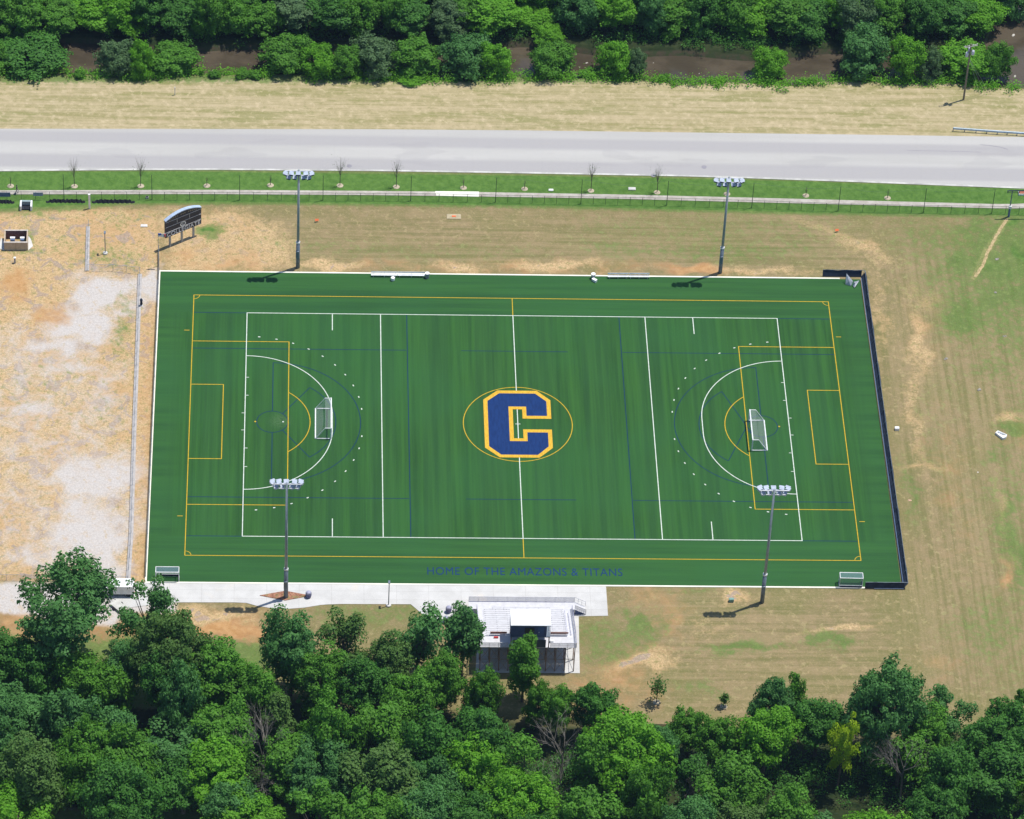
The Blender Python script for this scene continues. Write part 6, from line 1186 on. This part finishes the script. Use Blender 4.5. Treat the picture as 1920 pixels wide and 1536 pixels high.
 ("blue green tree across the creek, third row, twenty sixth from the left", "trees across the creek", [(68.37, 123.65, 10, 7.8, 'dome', 'blue')]),
 ("dark green tree across the creek, third row, twenty seventh from the left", "trees across the creek", [(74.42, 123.94, 9.8, 7.9, 'bush', 'dark')]),
 ("bright green tree across the creek, third row, twenty eighth from the left", "trees across the creek", [(80.62, 124.21, 9.1, 7.4, 'bush', 'bright')]),
 ("bright green tree across the creek, third row, twenty ninth from the left", "trees across the creek", [(86.41, 124.51, 10.6, 5.2, 'bush', 'bright')]),
 ("mid green tree across the creek, third row, thirtieth from the left", "trees across the creek", [(93.13, 123.58, 9.2, 9.3, 'dome', 'mid')]),
 ("bright green tree across the creek, fourth row, first from the left", "trees across the creek", [(-91.31, 126.53, 8.4, 8.1, 'dome', 'bright')]),
 ("greyish green tree across the creek, fourth row, second from the left", "trees across the creek", [(-83.82, 127.35, 7.9, 8.7, 'dome', 'grey')]),
 ("bright green tree across the creek, fourth row, third from the left", "trees across the creek", [(-76.98, 128.04, 9.9, 8.1, 'bush', 'bright')]),
 ("dark green tree across the creek, fourth row, fourth from the left", "trees across the creek", [(-69.54, 128.57, 8.9, 6.8, 'dome', 'dark')]),
 ("dark green tree across the creek, fourth row, fifth from the left", "trees across the creek", [(-64.03, 127.63, 10, 5.5, 'dome', 'dark')]),
 ("bright green tree across the creek, fourth row, sixth from the left", "trees across the creek", [(-56.73, 129.88, 10.2, 5.6, 'bush', 'bright')]),
 ("mid green tree across the creek, fourth row, seventh from the left", "trees across the creek", [(-50.38, 128.53, 8.8, 6.1, 'dome', 'mid')]),
 ("greyish green tree across the creek, fourth row, eighth from the left", "trees across the creek", [(-43.99, 128.21, 8, 6.6, 'bush', 'grey')]),
 ("bright green tree across the creek, fourth row, ninth from the left", "trees across the creek", [(-35.58, 128.19, 8.1, 7.2, 'bush', 'bright')]),
 ("blue green tree across the creek, fourth row, tenth from the left", "trees across the creek", [(-27.85, 128.99, 9.9, 6.5, 'bush', 'blue')]),
 ("dark green tree across the creek, fourth row, eleventh from the left", "trees across the creek", [(-20.55, 127.79, 8.2, 6.7, 'dome', 'dark')]),
 ("mid green tree across the creek, fourth row, twelfth from the left", "trees across the creek", [(-12.47, 130.27, 9.5, 7, 'bush', 'mid')]),
 ("greyish green tree across the creek, fourth row, thirteenth from the left", "trees across the creek", [(-6.54, 131.03, 9.9, 5.9, 'dome', 'grey')]),
 ("mid green tree across the creek, fourth row, fourteenth from the left", "trees across the creek", [(1.16, 131.98, 10.7, 6.2, 'dome', 'mid')]),
 ("mid green tree across the creek, fourth row, fifteenth from the left", "trees across the creek", [(8.37, 131.25, 9.8, 6.7, 'dome', 'mid')]),
 ("mid green tree across the creek, fourth row, sixteenth from the left", "trees across the creek", [(16.22, 131.45, 10, 5.5, 'bush', 'mid')]),
 ("mid green tree across the creek, fourth row, seventeenth from the left", "trees across the creek", [(21.97, 131.48, 9.2, 8.8, 'bush', 'mid')]),
 ("mid green tree across the creek, fourth row, eighteenth from the left", "trees across the creek", [(29.69, 131.84, 10.6, 7.3, 'dome', 'mid')]),
 ("mid green tree across the creek, fourth row, nineteenth from the left", "trees across the creek", [(36.96, 129.6, 8.9, 8.3, 'bush', 'mid')]),
 ("blue green tree across the creek, fourth row, twentieth from the left", "trees across the creek", [(43.6, 130.74, 9.7, 6.4, 'dome', 'blue')]),
 ("mid green tree across the creek, fourth row, twenty first from the left", "trees across the creek", [(51.68, 128.94, 8.2, 9.2, 'dome', 'mid')]),
 ("mid green tree across the creek, fourth row, twenty second from the left", "trees across the creek", [(57.2, 133.08, 10.8, 5.5, 'dome', 'mid')]),
 ("mid green tree across the creek, fourth row, twenty third from the left", "trees across the creek", [(65.13, 130.69, 9.4, 7.8, 'bush', 'mid')]),
 ("mid green tree across the creek, fourth row, twenty fourth from the left", "trees across the creek", [(71.65, 133.6, 10.3, 8, 'bush', 'mid')]),
 ("dark green tree across the creek, fourth row, twenty fifth from the left", "trees across the creek", [(76.19, 130.65, 10.1, 5.6, 'dome', 'dark')]),
 ("bright green tree across the creek, fourth row, twenty sixth from the left", "trees across the creek", [(83.73, 131.17, 9, 6.6, 'bush', 'bright')]),
 ("mid green tree across the creek, fourth row, twenty seventh from the left", "trees across the creek", [(92.56, 132.07, 8, 7.9, 'dome', 'mid')]),
 ("bright green tree across the creek, fourth row, twenty eighth from the left", "trees across the creek", [(98.73, 132.77, 9.7, 7, 'dome', 'bright')]),
 ("bright green tree across the creek, fifth row, first from the left", "trees across the creek", [(-88.02, 134.38, 7.8, 8.4, 'bush', 'bright')]),
 ("dark green tree across the creek, fifth row, second from the left", "trees across the creek", [(-78.57, 135.63, 9.2, 7.4, 'dome', 'dark')]),
 ("bright green tree across the creek, fifth row, third from the left", "trees across the creek", [(-72.72, 135.36, 9.7, 7.6, 'dome', 'bright')]),
 ("bright green tree across the creek, fifth row, fourth from the left", "trees across the creek", [(-63.22, 134.77, 7.9, 10.3, 'bush', 'bright')]),
 ("bright green tree across the creek, fifth row, fifth from the left", "trees across the creek", [(-54.07, 137.21, 9.5, 6.1, 'bush', 'bright')]),
 ("mid green tree across the creek, fifth row, sixth from the left", "trees across the creek", [(-48.8, 137.4, 10.1, 5.6, 'bush', 'mid')]),
 ("bright green tree across the creek, fifth row, seventh from the left", "trees across the creek", [(-39.63, 137.28, 9.1, 7.3, 'bush', 'bright')]),
 ("blue green tree across the creek, fifth row, eighth from the left", "trees across the creek", [(-31.43, 138.06, 10, 6.1, 'bush', 'blue')]),
 ("bright green tree across the creek, fifth row, ninth from the left", "trees across the creek", [(-22.9, 135.96, 9.1, 8.2, 'dome', 'bright')]),
 ("bright green tree across the creek, fifth row, tenth from the left", "trees across the creek", [(-14.15, 138.29, 9.6, 8.6, 'bush', 'bright')]),
 ("blue green tree across the creek, fifth row, eleventh from the left", "trees across the creek", [(-8.65, 136.08, 8.9, 8.1, 'bush', 'blue')]),
 ("bright green tree across the creek, fifth row, twelfth from the left", "trees across the creek", [(1.74, 138.69, 9.5, 8.9, 'dome', 'bright')]),
 ("blue green tree across the creek, fifth row, thirteenth from the left", "trees across the creek", [(7.3, 136.98, 10.4, 8.2, 'bush', 'blue')]),
 ("mid green tree across the creek, fifth row, fourteenth from the left", "trees across the creek", [(15.31, 136.88, 10.1, 8.3, 'bush', 'mid')]),
 ("mid green tree across the creek, fifth row, fifteenth from the left", "trees across the creek", [(24.55, 137.11, 9.7, 5.9, 'bush', 'mid')]),
 ("greyish green tree across the creek, fifth row, sixteenth from the left", "trees across the creek", [(31.79, 139.83, 9.3, 7.5, 'dome', 'grey')]),
 ("dark green tree across the creek, fifth row, seventeenth from the left", "trees across the creek", [(39.54, 137.75, 8.8, 7.1, 'bush', 'dark')]),
 ("bright green tree across the creek, fifth row, eighteenth from the left", "trees across the creek", [(48.46, 137.59, 8.8, 6.4, 'dome', 'bright')]),
 ("bright green tree across the creek, fifth row, nineteenth from the left", "trees across the creek", [(56.16, 138.18, 9.9, 6.9, 'bush', 'bright')]),
 ("mid green tree across the creek, fifth row, twentieth from the left", "trees across the creek", [(64.67, 139.65, 9.7, 8.9, 'dome', 'mid')]),
 ("mid green tree across the creek, fifth row, twenty first from the left", "trees across the creek", [(72.9, 140.31, 8.7, 7, 'bush', 'mid')]),
 ("bright green tree across the creek, fifth row, twenty second from the left", "trees across the creek", [(79.84, 140.73, 10.9, 5.8, 'bush', 'bright')]),
 ("dark green tree across the creek, fifth row, twenty third from the left", "trees across the creek", [(87.07, 138.33, 8.8, 7.6, 'bush', 'dark')]),
 ("bright green tree across the creek, fifth row, twenty fourth from the left", "trees across the creek", [(96.12, 140.51, 9.2, 7.6, 'dome', 'bright')]),
 ("bright green tree across the creek, fifth row, twenty fifth from the left", "trees across the creek", [(103.54, 139.87, 9.2, 7.9, 'bush', 'bright')]),
 ("light green low thicket on the far bank between darker trees", "trees across the creek", [(6.77, 108.88, 8.3, 3.6, 'bush', 'bright')]),
 ("small light green bush at the water below the far thicket", "trees across the creek", [(9.1, 104.66, 5.9, 3.5, 'bush', 'bright')]),
]
for lb, gr, rows in TREES:
    for (x, y, w, h, k, t) in rows: tree(x, y, w, h, k, t, lb, gr)

# dead and bare trees
def dead_tree(x, y, h, seed, label, spread=.55, mat='deadbark'):
    rng = random.Random(seed); e = empty('dead_tree', (x, y, 0), rng.uniform(0, 6), label, 'dead tree'); tr, br = MB(), MB()
    def grow(p, d, L, r, lv):
        q = p + d * L; (tr if lv == 0 else br).bar(p, q, r, r * .6, 5 if lv < 2 else 3)
        if lv >= 5: return
        for _ in range(4 if lv < 2 else 3):
            nd = (d + Vector((rng.uniform(-1, 1), rng.uniform(-1, 1), rng.uniform(-.35, .6))) * spread * 1.3).normalized(); grow(p.lerp(q, rng.uniform(.55, 1)), nd, L * rng.uniform(.5, .75), r * .5, lv + 1)
    grow(Vector((0, 0, 0)), Vector((.05, 0, 1)), h * .45, .22, 0); tr.build('trunk', MAT[mat], e); br.build('branches', MAT[mat], e)
dead_tree(-41.99, -82.62, 15, 1, "bare grey tree in a dark gap at the lower left of the wood", 0.55)
dead_tree(-42.41, -86.58, 11, 2, "pale bare tree just below the taller bare one at the lower left", 0.55)
dead_tree(1.80, -90.28, 13, 3, "bleached broken dead tree in the lower middle of the wood", 0.55)
dead_tree(4.05, -81.68, 15, 4, "dead pale limbs beside the wide bright green tree", 0.55)
dead_tree(56.34, -84.75, 14, 5, "bare brown limbs in the dark gap below the biggest pale green tree", 0.55)
dead_tree(22.35, -90.13, 13, 6, "grey bare twiggy tree left of the bottom right bright crown", 0.55)

# young street trees along the verge: bare stems above rings of pale mulch
def sapling(x, y, h, seed, label, leafy=False):
    rng = random.Random(seed); e = empty('sapling', (x, y, 0), 0, label, 'sapling', 'young trees in mulch rings')
    m = MB(); m.bar((0, 0, 0), (0, 0, h * .45), .07, .05, 6); m.build('trunk', MAT['bark'], e); b = MB()
    for i in range(26 if h > 3 else 9):
        t = rng.uniform(.28, .55); a = rng.uniform(0, 6.3); s = rng.uniform(.08, .17) * h; q = Vector((math.cos(a) * s * .55, math.sin(a) * s * .55, h * (t + .22))); z = Vector((math.cos(a) * s, math.sin(a) * s, h * min(1, t + rng.uniform(.35, .5))))
        b.bar((0, 0, h * t), q, .02, .014, 3); b.bar(q, z, .014, .005, 3)
    b.bar((0, 0, h * .45), (0, 0, h), .05, .01, 4); b.build('branches', plain('sapling_twigs', (0.17, 0.16, 0.11), .9) if not bpy.data.materials.get('sapling_twigs') else bpy.data.materials['sapling_twigs'], e)
    g = np.random.default_rng(seed); n = 420 if leafy else (90 if h > 3 else 30); P = g.normal(size=(n, 3)) * np.array([.11, .11, .16]) * h + np.array([0, 0, h * .62]); lm = leaf_mesh('leaves', P, g.normal(size=(n, 3)) + [0, 0, .5], .2 if leafy else .07, g); lm.materials.clear(); lm.materials.append(LEAF['olive'])
    o = bpy.data.objects.new('leaves', lm); C.objects.link(o); o.parent = e
    m = MB(); k = 14; m.lathe((0, 0, 0), [(.62, .0), (.58, .05), (.4, .10), (.1, .12)], k); m.build('mulch_ring', MAT['mulch'], e)
SL = [(((-87.92, 60.86)), 2.2, 'left edge of the verge, above the walking person'), ((-76.69, 60.99), 6.6, 'bare, first from the left of those with tall twigs'), ((-64.98, 61.29), 6.6, 'bare, above the left lot, second tall one from the left'), ((-53.30, 61.59), 2.2, 'tiny, between the scoreboard and the left far mast'),
 ((-42.06, 61.95), 2.4, 'tiny, just left of the left far mast head'), ((-29.71, 62.11), 6.6, 'bare, just right of the left far mast head'), ((-19.71, 61.92), 6.7, 'bare, left of the fresh white slab in the path'), ((-7.76, 61.85), 2.2, 'tiny, directly above the fresh white slab in the path'),
 ((3.12, 61.76), 2.2, 'tiny, left of the small white vault lid'), ((14.95, 61.47), 6.6, 'bare, between the two vault lids'), ((26.75, 61.24), 6.4, 'bare, behind the small grey inlet box'), ((39.24, 61.03), 2.2, 'tiny, directly behind the right far mast'),
 ((53.36, 60.85), 2.2, 'tiny, first one right of the right far mast'), ((67.97, 60.45), 2.2, 'tiny, last one before the mast arm pole')]
for i, (p, h, lb) in enumerate(SL): sapling(p[0], p[1], h, 50 + i, 'young verge tree, ' + lb)
sapling(*(19.83, -64.11), 5.6, 90, 'young leafy tree in a mulch ring alone on the brown grass right of the bleachers', True)
sapling(*(30.37, -64.94), 2.8, 91, 'short young leafy tree at the edge of the near wood, right of the lone one', True)

# bank weeds and creek stones
def weeds(name, ym, spread, seed, tint, n, x0=-110, x1=115, hh=.8, zoff=0.0):
    g = np.random.default_rng(seed); k = n // 60; cx = g.uniform(x0, x1, k); cy = ym(cx) + g.normal(size=k) * spread; P = []; hs = g.uniform(.3, 1.0, k) ** 2 * hh
    for i in range(k):
        q = g.normal(size=(60, 3)) * np.array([.55, .5, .45]); p = q + [cx[i], cy[i], 0]; zz = float(height(np.array([cx[i]]), np.array([cy[i]]))[0]); p[:, 2] = zz + np.abs(q[:, 2]) * (1 + hs[i] * 1.6) + .05; P.append(p)
    P = np.concatenate(P); m = leaf_mesh(name, P, g.normal(size=P.shape) * .6 + [0, 0, 1], .17, g); m.materials.clear(); m.materials.append(LEAF[tint]); o = bpy.data.objects.new(name, m); C.objects.link(o); return o
tag(weeds('bank_weeds', lambda x: bank_near(x) + .3, .7, 3, 'bright', 26000), 'green weeds and brambles along the near bank of the creek', 'weeds', kind='stuff')
tag(weeds('bank_undergrowth', lambda x: bank_far(x) + 2.6, 1.2, 4, 'dark', 30000, hh=1.0), 'undergrowth along the far bank of the creek', 'undergrowth', kind='stuff')
tag(weeds('wood_undergrowth', lambda x: -80 + 0 * x, 3.5, 5, 'dark', 60000, -100, 95, 1.6), 'low undergrowth on the floor of the near wood', 'undergrowth', kind='stuff')
def stone(p, s, lb, mat='rock', z=WATER):
    rr = random.Random(int(p[0] * 7)); m = MB(); m.lathe((0, 0, -.2), [(s, 0), (s * rr.uniform(.9, 1.1), s * .4), (s * .6, s * .75), (s * .15, s * .85)], 8); o = m.build('creek_stone', MAT[mat]); o.location = (*p, z); o.scale = (1.4, .8, 1); o.rotation_euler = (0, 0, rr.uniform(0, 3)); tag(o, lb, 'stone')
for p, s, lb in (((-79.15, 95.91), .45, 'pale stone in the creek right of the leftmost bank tree'), ((-53.05, 96.00), .6, 'pale flat stone in the creek left of the middle bank trees'), ((14.57, 98.73), .5, 'pale gravel stone in the creek between two small bank trees'), ((15.91, 100.03), .6, 'tan stone on the shallow bar between two small bank trees'), ((28.28, 100.30), .5, 'pale stone in the creek right of the two small bank trees'), ((32.55, 100.56), .4, 'small white stone in midstream right of the two small bank trees'), ((36.60, 97.30), .5, 'white stone by the near bank left of the lone bush'), ((35.33, 99.18), .35, 'white stone in midstream left of the lone bush'), ((95.34, 97.77), .7, 'flat pale rock in the creek at the right edge'), ((96.47, 110.20), .8, 'grey rock in the creek bend at the upper right')):
    stone(p, s * .5, lb)

# ------------------------------------------------------------------ the air between the aircraft and the ground
def haze():
    m = MB(); m.box((0, 750, 255), (5600, 5200, 524)); t = bpy.data.materials.new('haze_air'); t.use_nodes = True; n = t.node_tree; n.nodes.clear()
    o = n.nodes.new('ShaderNodeOutputMaterial'); v = n.nodes.new('ShaderNodeVolumePrincipled'); v.inputs['Density'].default_value = HAZE; v.inputs['Color'].default_value = (0.45, 0.65, 1.0, 1); v.inputs['Anisotropy'].default_value = 0.2
    n.links.new(v.outputs[0], o.inputs['Volume']); h = m.build('haze', t); h['kind'] = 'stuff'
if HAZE: haze()
